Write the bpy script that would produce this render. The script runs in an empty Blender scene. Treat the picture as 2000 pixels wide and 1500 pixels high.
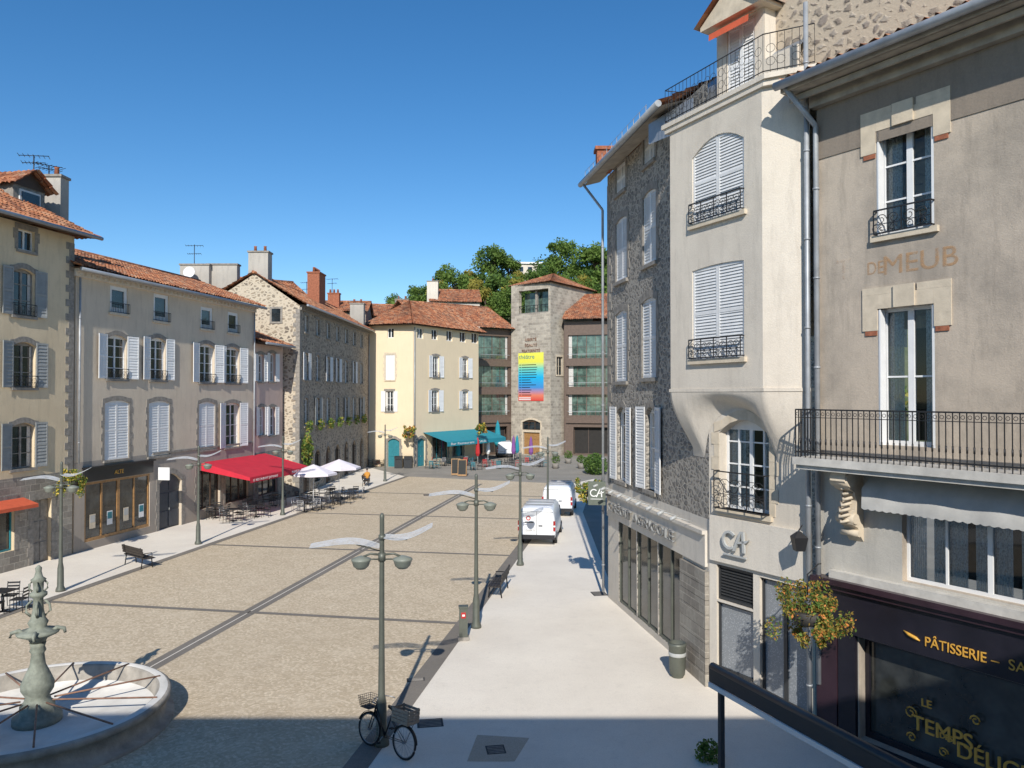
import bpy, math, random
from mathutils import Vector, Matrix
R=random.Random(7)
V=Vector
TH=math.atan(22/1500); CAMZ=7.6
scene=bpy.context.scene
# ---------------------------------------------------------------- materials
def mth(nt,op,a,b=None,c=None):
    n=nt.nodes.new('ShaderNodeMath'); n.operation=op
    for i,x in enumerate((a,b,c)):
        if x is None: continue
        if isinstance(x,(int,float)): n.inputs[i].default_value=x
        else: nt.links.new(x,n.inputs[i])
    return n.outputs[0]
def newmat(name):
    m=bpy.data.materials.new(name); m.use_nodes=True
    nt=m.node_tree; b=nt.nodes['Principled BSDF']
    return m,nt,b
def c4(c): return (c[0],c[1],c[2],1)
def coords(nt,scale=(1,1,1),rot=(0,0,0)):
    t=nt.nodes.new('ShaderNodeTexCoord'); mp=nt.nodes.new('ShaderNodeMapping')
    mp.inputs['Scale'].default_value=scale; mp.inputs['Rotation'].default_value=rot
    nt.links.new(t.outputs['Object'],mp.inputs[0]); return mp.outputs[0]
def noise(nt,vec,s,d=5,r=.6):
    n=nt.nodes.new('ShaderNodeTexNoise'); n.inputs['Scale'].default_value=s
    n.inputs['Detail'].default_value=d; n.inputs['Roughness'].default_value=r
    nt.links.new(vec,n.inputs['Vector']); return n.outputs['Fac']
def ramp(nt,fac,stops,interp='LINEAR'):
    n=nt.nodes.new('ShaderNodeValToRGB'); cr=n.color_ramp; cr.interpolation=interp
    while len(cr.elements)<len(stops): cr.elements.new(.5)
    for e,(p,c) in zip(cr.elements,stops):
        e.position=p; e.color=c4(c) if not isinstance(c,(int,float)) else (c,c,c,1)
    nt.links.new(fac,n.inputs[0]); return n.outputs[0]
def mix(nt,fac,a,b,mode='MIX'):
    n=nt.nodes.new('ShaderNodeMix'); n.data_type='RGBA'; n.blend_type=mode
    for i,x in ((0,fac),(6,a),(7,b)):
        if isinstance(x,(int,float)): n.inputs[i].default_value=x
        elif isinstance(x,tuple): n.inputs[i].default_value=c4(x)
        else: nt.links.new(x,n.inputs[i])
    return n.outputs[2]
def bump(nt,b,h,strength=.4,dist=.02):
    n=nt.nodes.new('ShaderNodeBump'); n.inputs['Strength'].default_value=strength
    n.inputs['Distance'].default_value=dist
    nt.links.new(h,n.inputs['Height']); nt.links.new(n.outputs[0],b.inputs['Normal'])
def dk(c,f): return tuple(x*f for x in c)
def M_(name,col,rough=.7,var=.25,vs=4,bs=60,bst=.15,metal=0,spec=.5):
    m,nt,b=newmat(name); v=coords(nt)
    f=noise(nt,v,vs); c=ramp(nt,f,[(.3,dk(col,1-var)),(.7,col)])
    nt.links.new(c,b.inputs['Base Color']); b.inputs['Roughness'].default_value=rough
    b.inputs['Metallic'].default_value=metal; b.inputs['Specular IOR Level'].default_value=spec
    if bst: bump(nt,b,noise(nt,v,bs,3),bst,.01)
    return m
def plaster(name,col,dark,rough=.92,streak=.5,patch=.5,base=True):
    m,nt,b=newmat(name); v=coords(nt); vs=coords(nt,(2.2,2.2,.35))
    f1=noise(nt,v,.55,6,.65); f2=noise(nt,vs,1.6,6,.7); f3=noise(nt,v,28,4,.7)
    c=mix(nt,ramp(nt,f1,[(.42,0),(.62,patch)]),col,dark)
    c=mix(nt,ramp(nt,f2,[(.5,0),(.75,streak)]),c,dk(dark,.7))
    c=mix(nt,ramp(nt,f3,[(.3,.22),(.6,0)]),c,dk(col,.5))
    if base:
        sp=nt.nodes.new('ShaderNodeSeparateXYZ'); nt.links.new(v,sp.inputs[0])
        g=ramp(nt,mth(nt,'ADD',mth(nt,'MULTIPLY',sp.outputs[2],.25),mth(nt,'MULTIPLY',f2,.5)),[(.2,.45),(.9,0)])
        c=mix(nt,g,c,dk(dark,.6))
    nt.links.new(c,b.inputs['Base Color']); b.inputs['Roughness'].default_value=rough
    b.inputs['Specular IOR Level'].default_value=.2
    bump(nt,b,mth(nt,'ADD',f3,noise(nt,v,6,4)),.35,.02)
    return m
def rubble(name,stones,mortar,sc=3.2,mw=.07,cov=.05,inset=.16,blot=.3):
    m,nt,b=newmat(name); v=coords(nt,(1,1,1.35))
    nz=nt.nodes.new('ShaderNodeTexNoise'); nz.inputs['Scale'].default_value=sc*1.3; nz.inputs['Detail'].default_value=4; nt.links.new(v,nz.inputs['Vector'])
    vv=mix(nt,.5/sc,v,nz.outputs['Color'])
    a=nt.nodes.new('ShaderNodeTexVoronoi'); a.inputs['Scale'].default_value=sc; nt.links.new(vv,a.inputs['Vector'])
    e=nt.nodes.new('ShaderNodeTexVoronoi'); e.feature='DISTANCE_TO_EDGE'; e.inputs['Scale'].default_value=sc; nt.links.new(vv,e.inputs['Vector'])
    sp=nt.nodes.new('ShaderNodeSeparateColor'); nt.links.new(a.outputs['Color'],sp.inputs[0])
    n=len(stones); sc_=ramp(nt,sp.outputs[0],[(i/(n-1),s) for i,s in enumerate(stones)])
    fn=noise(nt,v,14,5,.7); sc_=mix(nt,ramp(nt,fn,[(.3,.4),(.65,0)]),sc_,dk(stones[0],.6))
    big=noise(nt,v,.9,5,.7)
    # per-stone inset so that small and large stones alternate in the mortar bed
    ed=mth(nt,'SUBTRACT',e.outputs['Distance'],mth(nt,'MULTIPLY',sp.outputs[1],inset))
    ed=mth(nt,'ADD',ed,mth(nt,'MULTIPLY',mth(nt,'SUBTRACT',fn,.5),.14))
    ed=mth(nt,'SUBTRACT',ed,mth(nt,'MULTIPLY',big,cov))
    mk=ramp(nt,ed,[(mw*.2,1.0),(mw*1.5,0.0)])
    mo=mix(nt,fn,dk(mortar,.65),mortar)
    c=mix(nt,mk,sc_,mo); c=mix(nt,ramp(nt,big,[(.5,0),(.75,blot)]),c,dk(mortar,.6))
    nt.links.new(c,b.inputs['Base Color']); b.inputs['Roughness'].default_value=.95; b.inputs['Specular IOR Level'].default_value=.15
    h=mth(nt,'ADD',mth(nt,'MULTIPLY',ramp(nt,ed,[(0,0),(.2,1)]),1.0),mth(nt,'MULTIPLY',fn,.5))
    bump(nt,b,h,.7,.035); return m
def ashlar(name,c1,c2,mortar,bw=.55,rh=.3,ms=.012):
    m,nt,b=newmat(name); v=coords(nt)
    sp=nt.nodes.new('ShaderNodeSeparateXYZ'); nt.links.new(v,sp.inputs[0])
    cb=nt.nodes.new('ShaderNodeCombineXYZ'); nt.links.new(mth(nt,'ADD',sp.outputs[0],sp.outputs[1]),cb.inputs[0]); nt.links.new(sp.outputs[2],cb.inputs[1])
    br=nt.nodes.new('ShaderNodeTexBrick'); nt.links.new(cb.outputs[0],br.inputs['Vector'])
    br.inputs['Scale'].default_value=1; br.inputs['Brick Width'].default_value=bw; br.inputs['Row Height'].default_value=rh
    br.inputs['Mortar Size'].default_value=ms; br.inputs['Color1'].default_value=c4(c1); br.inputs['Color2'].default_value=c4(c2); br.inputs['Mortar'].default_value=c4(mortar)
    fn=noise(nt,v,9,6,.7); f2=noise(nt,v,.8,4)
    c=mix(nt,ramp(nt,fn,[(.3,.45),(.6,0)]),br.outputs['Color'],dk(c1,.45))
    c=mix(nt,ramp(nt,f2,[(.45,0),(.7,.35)]),c,dk(c2,1.35))
    nt.links.new(c,b.inputs['Base Color']); b.inputs['Roughness'].default_value=.93; b.inputs['Specular IOR Level'].default_value=.2
    bump(nt,b,mth(nt,'SUBTRACT',fn,br.outputs['Fac']),.5,.02); return m
def tiles(name):
    m,nt,b=newmat(name); v=coords(nt)
    a=nt.nodes.new('ShaderNodeTexVoronoi'); a.inputs['Scale'].default_value=3.6; nt.links.new(v,a.inputs['Vector'])
    sp=nt.nodes.new('ShaderNodeSeparateColor'); nt.links.new(a.outputs['Color'],sp.inputs[0])
    c=ramp(nt,sp.outputs[0],[(0,(.15,.065,.038)),(.3,(.30,.105,.05)),(.6,(.40,.155,.07)),(.85,(.48,.23,.12)),(1,(.34,.22,.15))])
    f=noise(nt,v,.8,5); c=mix(nt,ramp(nt,f,[(.45,0),(.7,.6)]),c,(.15,.10,.07))
    nt.links.new(c,b.inputs['Base Color']); b.inputs['Roughness'].default_value=.9; bump(nt,b,noise(nt,v,30,3),.3,.02)
    return m
def glassm(name,col=(.02,.027,.032),rough=.06):
    m,nt,b=newmat(name); v=coords(nt)
    f=noise(nt,v,1.3,3); c=ramp(nt,f,[(.35,dk(col,.5)),(.7,dk(col,2.0))])  # mottled base colour imitates reflections on the opaque pane
    nt.links.new(c,b.inputs['Base Color']); b.inputs['Roughness'].default_value=rough; b.inputs['Specular IOR Level'].default_value=.8
    bump(nt,b,noise(nt,v,1.7,1),.06,.05); return m
def clearglass(name):
    m,nt,b=newmat(name); nt.nodes.remove(b)
    out=nt.nodes['Material Output']; t=nt.nodes.new('ShaderNodeBsdfTransparent'); g=nt.nodes.new('ShaderNodeBsdfGlossy')
    g.inputs['Roughness'].default_value=.03; t.inputs[0].default_value=(.8,.84,.84,1)
    fr=nt.nodes.new('ShaderNodeFresnel'); fr.inputs[0].default_value=1.6
    mx=nt.nodes.new('ShaderNodeMixShader'); nt.links.new(fr.outputs[0],mx.inputs[0]); nt.links.new(t.outputs[0],mx.inputs[1]); nt.links.new(g.outputs[0],mx.inputs[2])
    nt.links.new(mx.outputs[0],out.inputs[0]); return m
def fademat(name,col,lo,hi,sc=7,dens=1.0,floor=0):
    # worn surface: partly see-through following noise
    m,nt,b=newmat(name); out=nt.nodes['Material Output']; v=coords(nt)
    t=nt.nodes.new('ShaderNodeBsdfTransparent'); f=ramp(nt,noise(nt,v,sc,6,.75),[(lo,floor),(hi,dens)])
    b.inputs['Base Color'].default_value=c4(col); b.inputs['Roughness'].default_value=.9
    mx=nt.nodes.new('ShaderNodeMixShader'); nt.links.new(f,mx.inputs[0]); nt.links.new(t.outputs[0],mx.inputs[1]); nt.links.new(b.outputs[0],mx.inputs[2])
    nt.links.new(mx.outputs[0],out.inputs[0]); return m
def leafm(name,col):
    m,nt,b=newmat(name); v=coords(nt)
    f=noise(nt,v,.6,3); g=nt.nodes.new('ShaderNodeNewGeometry')
    c=ramp(nt,f,[(.3,dk(col,.75)),(.7,dk(col,1.35))])
    c=mix(nt,mth(nt,'MULTIPLY',g.outputs['Random Per Island'],.5),c,dk(col,.5))
    nt.links.new(c,b.inputs['Base Color']); b.inputs['Roughness'].default_value=.7; b.inputs['Specular IOR Level'].default_value=.2
    out=nt.nodes['Material Output']; tr=nt.nodes.new('ShaderNodeBsdfTranslucent'); nt.links.new(c,tr.inputs[0])
    mx=nt.nodes.new('ShaderNodeMixShader'); mx.inputs[0].default_value=.35; nt.links.new(b.outputs[0],mx.inputs[1]); nt.links.new(tr.outputs[0],mx.inputs[2]); nt.links.new(mx.outputs[0],out.inputs[0])
    return m
mt=dict(
 plA=plaster('plaster_cream',(.74,.61,.42),(.61,.49,.33)),
 plB=plaster('plaster_beige',(.68,.58,.455),(.56,.47,.37)),
 plC=plaster('plaster_pink',(.66,.50,.42),(.53,.40,.34)),
 plE=plaster('plaster_yellow',(.80,.66,.46),(.70,.57,.39),patch=.3,streak=.2),
 plG=plaster('render_taupe',(.53,.45,.36),(.36,.31,.255),patch=1.0,streak=.7,base=False),
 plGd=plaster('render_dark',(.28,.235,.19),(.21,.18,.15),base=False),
 plGl=plaster('render_grey_cream',(.56,.53,.47),(.44,.42,.38),patch=.8,base=False),
 plO=plaster('render_oriel',(.70,.63,.53),(.55,.49,.41),patch=.55,base=False),
 plW=plaster('render_pale',(.71,.65,.56),(.59,.54,.47)),
 plGr=plaster('render_grey',(.48,.45,.40),(.35,.33,.30)),
 gfB=plaster('render_groundfloor',(.44,.38,.32),(.33,.29,.25)),
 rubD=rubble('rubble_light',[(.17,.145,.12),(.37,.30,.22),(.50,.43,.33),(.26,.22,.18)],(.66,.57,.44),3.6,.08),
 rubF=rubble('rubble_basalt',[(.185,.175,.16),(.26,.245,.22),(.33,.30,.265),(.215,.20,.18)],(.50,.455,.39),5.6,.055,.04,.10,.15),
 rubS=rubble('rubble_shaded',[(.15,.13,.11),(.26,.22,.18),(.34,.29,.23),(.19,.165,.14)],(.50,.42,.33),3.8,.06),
 rubT=rubble('rubble_gable',[(.22,.18,.15),(.36,.30,.24),(.46,.40,.33),(.28,.23,.2)],(.62,.52,.40),4.2,.09,.12),
 ash=ashlar('basalt_blocks',(.24,.215,.185),(.36,.33,.28),(.46,.42,.35)),
 ashT=ashlar('tower_blocks',(.30,.265,.22),(.52,.47,.385),(.54,.48,.40),.62,.33,.02),
 stone=M_('dressed_stone',(.34,.31,.27),.9,.45,5,30,.5),
 stoneL=M_('pale_stone',(.68,.58,.44),.9,.25,4,30,.4),
 tile=tiles('canal_tiles'),
 zinc=M_('zinc',(.34,.37,.41),.45,.2,2,10,.1,.5),
 pipe=M_('pipe_grey',(.42,.44,.46),.5,.3,3,10,.1,.3),
 white=M_('white_paint',(.80,.80,.79),.5,.10,3,40,.08),
 whitew=M_('weathered_white',(.76,.76,.75),.6,.18,2.5,40,.1),
 greysh=M_('greyblue_shutter',(.34,.35,.34),.6,.25,3,40,.1),
 glass=glassm('window_glass'), glassG=glassm('green_glass',(.07,.11,.09)), shopglass=glassm('shop_glass',(.035,.037,.035)),
 clear=clearglass('clear_glass'),
 dark=M_('dark_interior',(.03,.027,.024),.9,.3), curt=M_('curtain',(.62,.60,.56),.8,.3,9,20,.2),
 iron=M_('wrought_iron',(.02,.02,.022),.5,.3), brick=M_('red_brick',(.42,.15,.08),.9,.5,9,20,.4),
 black=M_('black_paint',(.02,.02,.022),.35,.3), plum=M_('plum_moulding',(.05,.026,.036),.3,.4,2), purple=M_('near_black_navy',(.020,.018,.027),.3,.4,2),
 wood=M_('varnished_wood',(.42,.23,.09),.5,.4,6), woodd=M_('dark_wood',(.09,.055,.035),.6,.4,5), brown=M_('brown_metal',(.15,.105,.08),.5,.3),
 door=M_('slate_door',(.06,.07,.085),.5,.3), teal=M_('teal_paint',(.03,.22,.27),.5,.2), tealaw=M_('teal_canvas',(.015,.25,.32),.8,.15,2),
 redaw=M_('red_canvas',(.60,.02,.045),.8,.15,2), orange=M_('orange_canvas',(.66,.12,.05),.8,.2),
 lamp=M_('lamp_green_grey',(.14,.15,.125),.5,.25,4,30,.1,.3), bowl=M_('lamp_bowl',(.24,.26,.22),.45,.2),
 wing=fademat('frosted_panel',(.56,.58,.60),.25,.6,6,.75,.25), wingedge=M_('panel_edge',(.50,.52,.54),.4,.2),
 bench=M_('dark_bench_wood',(.05,.04,.033),.6,.4,8),
 bronze=M_('patina_bronze',(.29,.31,.25),.75,.45,7,30,.5), basin=M_('basin_white',(.74,.71,.65),.9,.3,1.2,20,.3), basinO=M_('basin_stone',(.44,.40,.34),.95,.45,2.5,20,.6),
 rust=M_('rusty_iron',(.34,.19,.13),.9,.5,8), gold=M_('gold_lettering',(.78,.42,.07),.4,.2), signgrey=M_('letter_grey',(.46,.47,.46),.4,.15), letterd=M_('letter_dark_grey',(.27,.275,.27),.4,.15), olive=M_('sign_olive',(.13,.15,.12),.5,.2),
 plasticd=M_('dark_plastic',(.025,.025,.028),.4,.2), parasol=M_('parasol_cloth',(.80,.74,.78),.9,.08), vanp=M_('van_paint',(.80,.81,.82),.22,.03,1,10,0), tyre=M_('tyre',(.02,.02,.02),.8,.2), rim=M_('wheel_rim',(.35,.35,.36),.35,.2,3,10,0,.7),
 tail=M_('tail_light',(.40,.02,.02),.2,.2), crate=M_('crate_wood',(.44,.34,.25),.8,.4,12), skin=M_('skin',(.45,.27,.19),.6,.1), jacket=M_('ochre_jacket',(.60,.27,.04),.85,.2), jeans=M_('dark_jeans',(.03,.035,.05),.85,.2), hair=M_('dark_hair',(.03,.02,.015),.7,.2),
 leaf=leafm('leaf_green',(.16,.25,.055)), leafd=leafm('leaf_dark',(.10,.18,.045)), leafy=leafm('leaf_yellow',(.36,.32,.07)), leafo=leafm('leaf_ochre',(.36,.25,.06)), bark=M_('bark',(.09,.07,.05),.95,.4,6,20,.6),
 flow=M_('flower_orange',(.60,.22,.05),.7,.3), flowy=M_('flower_yellow',(.66,.48,.07),.7,.3),
 purp=M_('purple_cloth',(.22,.08,.28),.8,.2), lace=fademat('lace',(.84,.84,.82),.30,.55,26,.95,.25), text_rust=fademat('faded_paint',(.56,.35,.19),.34,.66,4,.70,.06), text_pale=fademat('faded_pale_paint',(.62,.48,.36),.40,.75,4,.5),
 soffit=M_('soffit_wood',(.44,.39,.32),.8,.35,3), dish=M_('dish_white',(.7,.7,.7),.5,.1), slab=M_('concrete_slab',(.66,.63,.57),.85,.3,3,30,.3), drain=M_('cast_iron',(.06,.055,.05),.7,.4,6,40,.5),
 chalk=M_('chalkboard',(.02,.022,.02),.7,.2), redp=M_('red_plastic',(.5,.03,.03),.4,.2), blind=M_('blind_cloth',(.52,.51,.48),.8,.25,2), anth=M_('anthracite',(.035,.038,.042),.4,.2),
)
def dotted():
    m,nt,b=newmat('dotted_film'); v=coords(nt)
    a=nt.nodes.new('ShaderNodeTexVoronoi'); a.inputs['Scale'].default_value=22; nt.links.new(v,a.inputs['Vector'])
    n=noise(nt,v,1.3,2)
    c=ramp(nt,mth(nt,'ADD',a.outputs['Distance'],mth(nt,'MULTIPLY',n,.6)),[(.5,(.36,.38,.40)),(.66,(.23,.245,.26))])
    nt.links.new(c,b.inputs['Base Color']); b.inputs['Roughness'].default_value=.25; return m
mt['dots']=dotted()
# ---------------------------------------------------------------- mesh builder
class MB:
    def __init__(s): s.v=[];s.f=[];s.m=[];s.mats=[];s.T=None;s.sm=[]
    def mi(s,m):
        m=mt[m] if isinstance(m,str) else m
        if m not in s.mats: s.mats.append(m)
        return s.mats.index(m)
    def av(s,pts):
        i=len(s.v)
        for p in pts:
            p=V(p)
            if s.T is not None: p=s.T@p
            s.v.append(tuple(p))
        return i
    def poly(s,pts,m,sm=False):
        i=s.av(pts); s.f.append(tuple(range(i,i+len(pts)))); s.m.append(s.mi(m)); s.sm.append(sm)
    def box(s,x0,y0,z0,x1,y1,z1,m):
        i=s.av([(x0,y0,z0),(x1,y0,z0),(x1,y1,z0),(x0,y1,z0),(x0,y0,z1),(x1,y0,z1),(x1,y1,z1),(x0,y1,z1)]); k=s.mi(m)
        for q in ((0,3,2,1),(4,5,6,7),(0,1,5,4),(1,2,6,5),(2,3,7,6),(3,0,4,7)):
            s.f.append(tuple(i+a for a in q)); s.m.append(k); s.sm.append(False)
    def rings(s,rings,m,closed=True,caps=True,sm=True):
        n=len(rings[0]); idx=[s.av(r) for r in rings]; k=s.mi(m)
        for a,b in zip(idx[:-1],idx[1:]):
            for j in range(n if closed else n-1):
                j2=(j+1)%n; s.f.append((a+j,a+j2,b+j2,b+j)); s.m.append(k); s.sm.append(sm)
        if caps and closed:
            s.f.append(tuple(idx[0]+j for j in reversed(range(n)))); s.m.append(k); s.sm.append(False)
            s.f.append(tuple(idx[-1]+j for j in range(n))); s.m.append(k); s.sm.append(False)
    def tube(s,pts,r,m,n=6,caps=True,close=False):
        pts=[V(p) for p in pts]; rs=[]
        N=len(pts)
        for i,p in enumerate(pts):
            a=pts[i-1] if (i>0 or close) else p; b=pts[(i+1)%N] if (i<N-1 or close) else p
            d=(b-a).normalized(); up=V((0,0,1)) if abs(d.z)<.95 else V((1,0,0))
            x=d.cross(up).normalized(); y=x.cross(d)
            rr=r[i] if isinstance(r,(list,tuple)) else r
            rs.append([p+x*math.cos(t)*rr+y*math.sin(t)*rr for t in [2*math.pi*j/n for j in range(n)]])
        if close: rs.append(rs[0])
        s.rings(rs,m,True,caps and not close)
    def lathe(s,prof,m,n=16,c=(0,0,0),caps=True,sm=True):
        s.rings([[(c[0]+r*math.cos(2*math.pi*j/n),c[1]+r*math.sin(2*math.pi*j/n),c[2]+z) for j in range(n)] for r,z in prof],m,True,caps,sm)
    def mesh(s,name):
        me=bpy.data.meshes.new(name); me.from_pydata(s.v,[],s.f)
        for m in s.mats: me.materials.append(m)
        me.polygons.foreach_set('material_index',s.m); me.polygons.foreach_set('use_smooth',s.sm); me.update(); return me
WM={}
def add(name,mb,parent=None,M=None,label=None,cat=None,group=None,kind=None):
    me=mb.mesh(name) if isinstance(mb,MB) else mb
    ob=bpy.data.objects.new(name,me); scene.collection.objects.link(ob)
    M=M or Matrix(); WM[ob.name]=M
    if parent: ob.parent=parent; ob.matrix_basis=WM[parent.name].inverted()@M
    else: ob.matrix_basis=M
    if label: ob['label']=label
    if cat: ob['category']=cat
    if group: ob['group']=group
    if kind: ob['kind']=kind
    return ob
def empty(name,M,label,cat,group=None): return add(name,None,None,M,label,cat,group)
def copy_thing(top,M):
    n=top.copy(); scene.collection.objects.link(n); n.matrix_basis=M; WM[n.name]=M
    def rec(src,dst):
        for ch in list(src.children):
            k=ch.copy(); k.parent=dst; k.matrix_basis=ch.matrix_basis.copy(); scene.collection.objects.link(k); WM[k.name]=WM[dst.name]@ch.matrix_basis; rec(ch,k)
    rec(top,n); return n
def T(x,y,z=0,rz=0,s=1): return Matrix.Translation((x,y,z))@Matrix.Rotation(rz,4,'Z')@Matrix.Scale(s,4)
# survey: sight line of the measured photograph
def ray(px,py):
    f=V((0,math.cos(TH),math.sin(TH))); up=V((0,-math.sin(TH),math.cos(TH)))
    return f*1500+V((1,0,0))*(px-1000)+up*(750-py)
def gp(px,py,z=0):
    d=ray(px,py); t=(z-CAMZ)/d.z; return (d.x*t,d.y*t)
def at(px,Y): return (px-1000)/1500*Y
class Frame:
    def __init__(s,o,e,z=0):
        s.o=V((o[0],o[1],z)); e=V((e[0],e[1],z)); s.W=(e-s.o).length; u=(e-s.o).normalized(); n=V((0,0,1)).cross(u)
        s.M=Matrix(((u.x,n.x,0,s.o.x),(u.y,n.y,0,s.o.y),(0,0,1,z),(0,0,0,1))); s.I=s.M.inverted(); s.ops=[]
    def q(s,px,py,off=0):
        c=s.I@V((0,0,CAMZ)); d=s.I.to_3x3()@ray(px,py); t=(-off-c.y)/d.y; p=c+d*t; return p.x,p.z
    def r(s,x0,y0,x1,y1):
        ym=(y0+y1)/2; xm=(x0+x1)/2
        return (s.q(x0,ym)[0],s.q(xm,y1)[1],s.q(x1,ym)[0],s.q(xm,y0)[1])
    def at(s,x,y,z): return s.M@Matrix.Translation((x,y,z))
# ---------------------------------------------------------------- building parts
def text(parent,M,s,size,mat,ext=.01,width=None,name='lettering',align='LEFT',bold=0):
    cu=bpy.data.curves.new('t','FONT'); cu.body=s; cu.size=size; cu.extrude=ext; cu.align_x=align; cu.offset=bold
    o=bpy.data.objects.new('t',cu); scene.collection.objects.link(o); bpy.context.view_layer.update()
    me=bpy.data.meshes.new_from_object(o.evaluated_get(bpy.context.evaluated_depsgraph_get())); bpy.data.objects.remove(o)
    if width:
        xs=[v.co.x for v in me.vertices]; k=width/(max(xs)-min(xs))
        for v in me.vertices: v.co.x*=k
    me.materials.clear(); me.materials.append(mt[mat])
    return add(name,me,parent,M@Matrix.Rotation(math.pi/2,4,'X'))
def shutter(parent,M,w,h,side,ang,mat,pitch=.09,arch=0):
    b=MB(); s=side; t=.035; st=.06
    def bx(x0,z0,x1,z1,y0=0,y1=t):
        xa,xb=sorted((s*x0,s*x1)); b.box(xa,y0,z0,xb,y1,z1,mat)
    bx(0,0,st,h);bx(w-st,0,w,h)
    for z in (0,h/2-.04,h-.08): bx(st,z,w-st,z+.08,.002,t-.002)
    n=int((h-.2)/pitch)
    for i in range(n):
        z=.08+i*(h-.16)/n; z2=z+(h-.16)/n*.95
        b.poly([(s*st,0.003,z),(s*(w-st),.003,z),(s*(w-st),.03,z2),(s*st,.03,z2)],mat)
    b.poly([(s*st,.031,0),(s*(w-st),.031,0),(s*(w-st),.031,h),(s*st,.031,h)],mat)
    return add('shutter',b,parent,M@Matrix.Rotation(ang,4,'Z'))
def scroll(b,cx,cz,y,r,m='iron',fl=1,th=.009):
    pts=[]
    for i in range(15):
        t=i/14*math.pi*2.6; rr=r*(1-i/20); pts.append((cx+fl*math.cos(t)*rr,y,cz+math.sin(t)*rr))
    b.tube(pts,th,m,4)
def railing(parent,M,x0,x1,h=.5,out=.22,style='scroll',bars=.12,ret=True):
    b=MB(); y=-out
    for z in (0.02,h): b.box(x0,y-.015,z,x1,y+.015,z+.03,'iron')
    if ret:
        for x in (x0,x1): 
            for z in (.02,h): b.box(x-.012,y+.016,z,x+.012,0,z+.028,'iron')
    n=max(2,int((x1-x0)/bars))
    if style=='scroll':
        k=max(2,int((x1-x0)/.42))
        for i in range(k):
            w=(x1-x0)/k; cx=x0+(i+.5)*w
            scroll(b,cx-w*.22,h*.62,y,h*.24); scroll(b,cx+w*.22,h*.62,y,h*.24,fl=-1); scroll(b,cx-w*.2,h*.25,y,h*.17,fl=-1); scroll(b,cx+w*.2,h*.25,y,h*.17)
        for i in range(k+1):
            x=x0+(x1-x0)*i/k; b.box(x-.01,y-.01,.05,x+.01,y+.01,h,'iron')
        b.box(x0,y-.008,h*.42,x1,y+.008,h*.42+.015,'iron')
    else:
        for i in range(n+1):
            x=x0+(x1-x0)*i/n; b.box(x-.009,y-.009,.05,x+.009,y+.009,h,'iron')
    return add('railing',b,parent,M)
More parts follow.
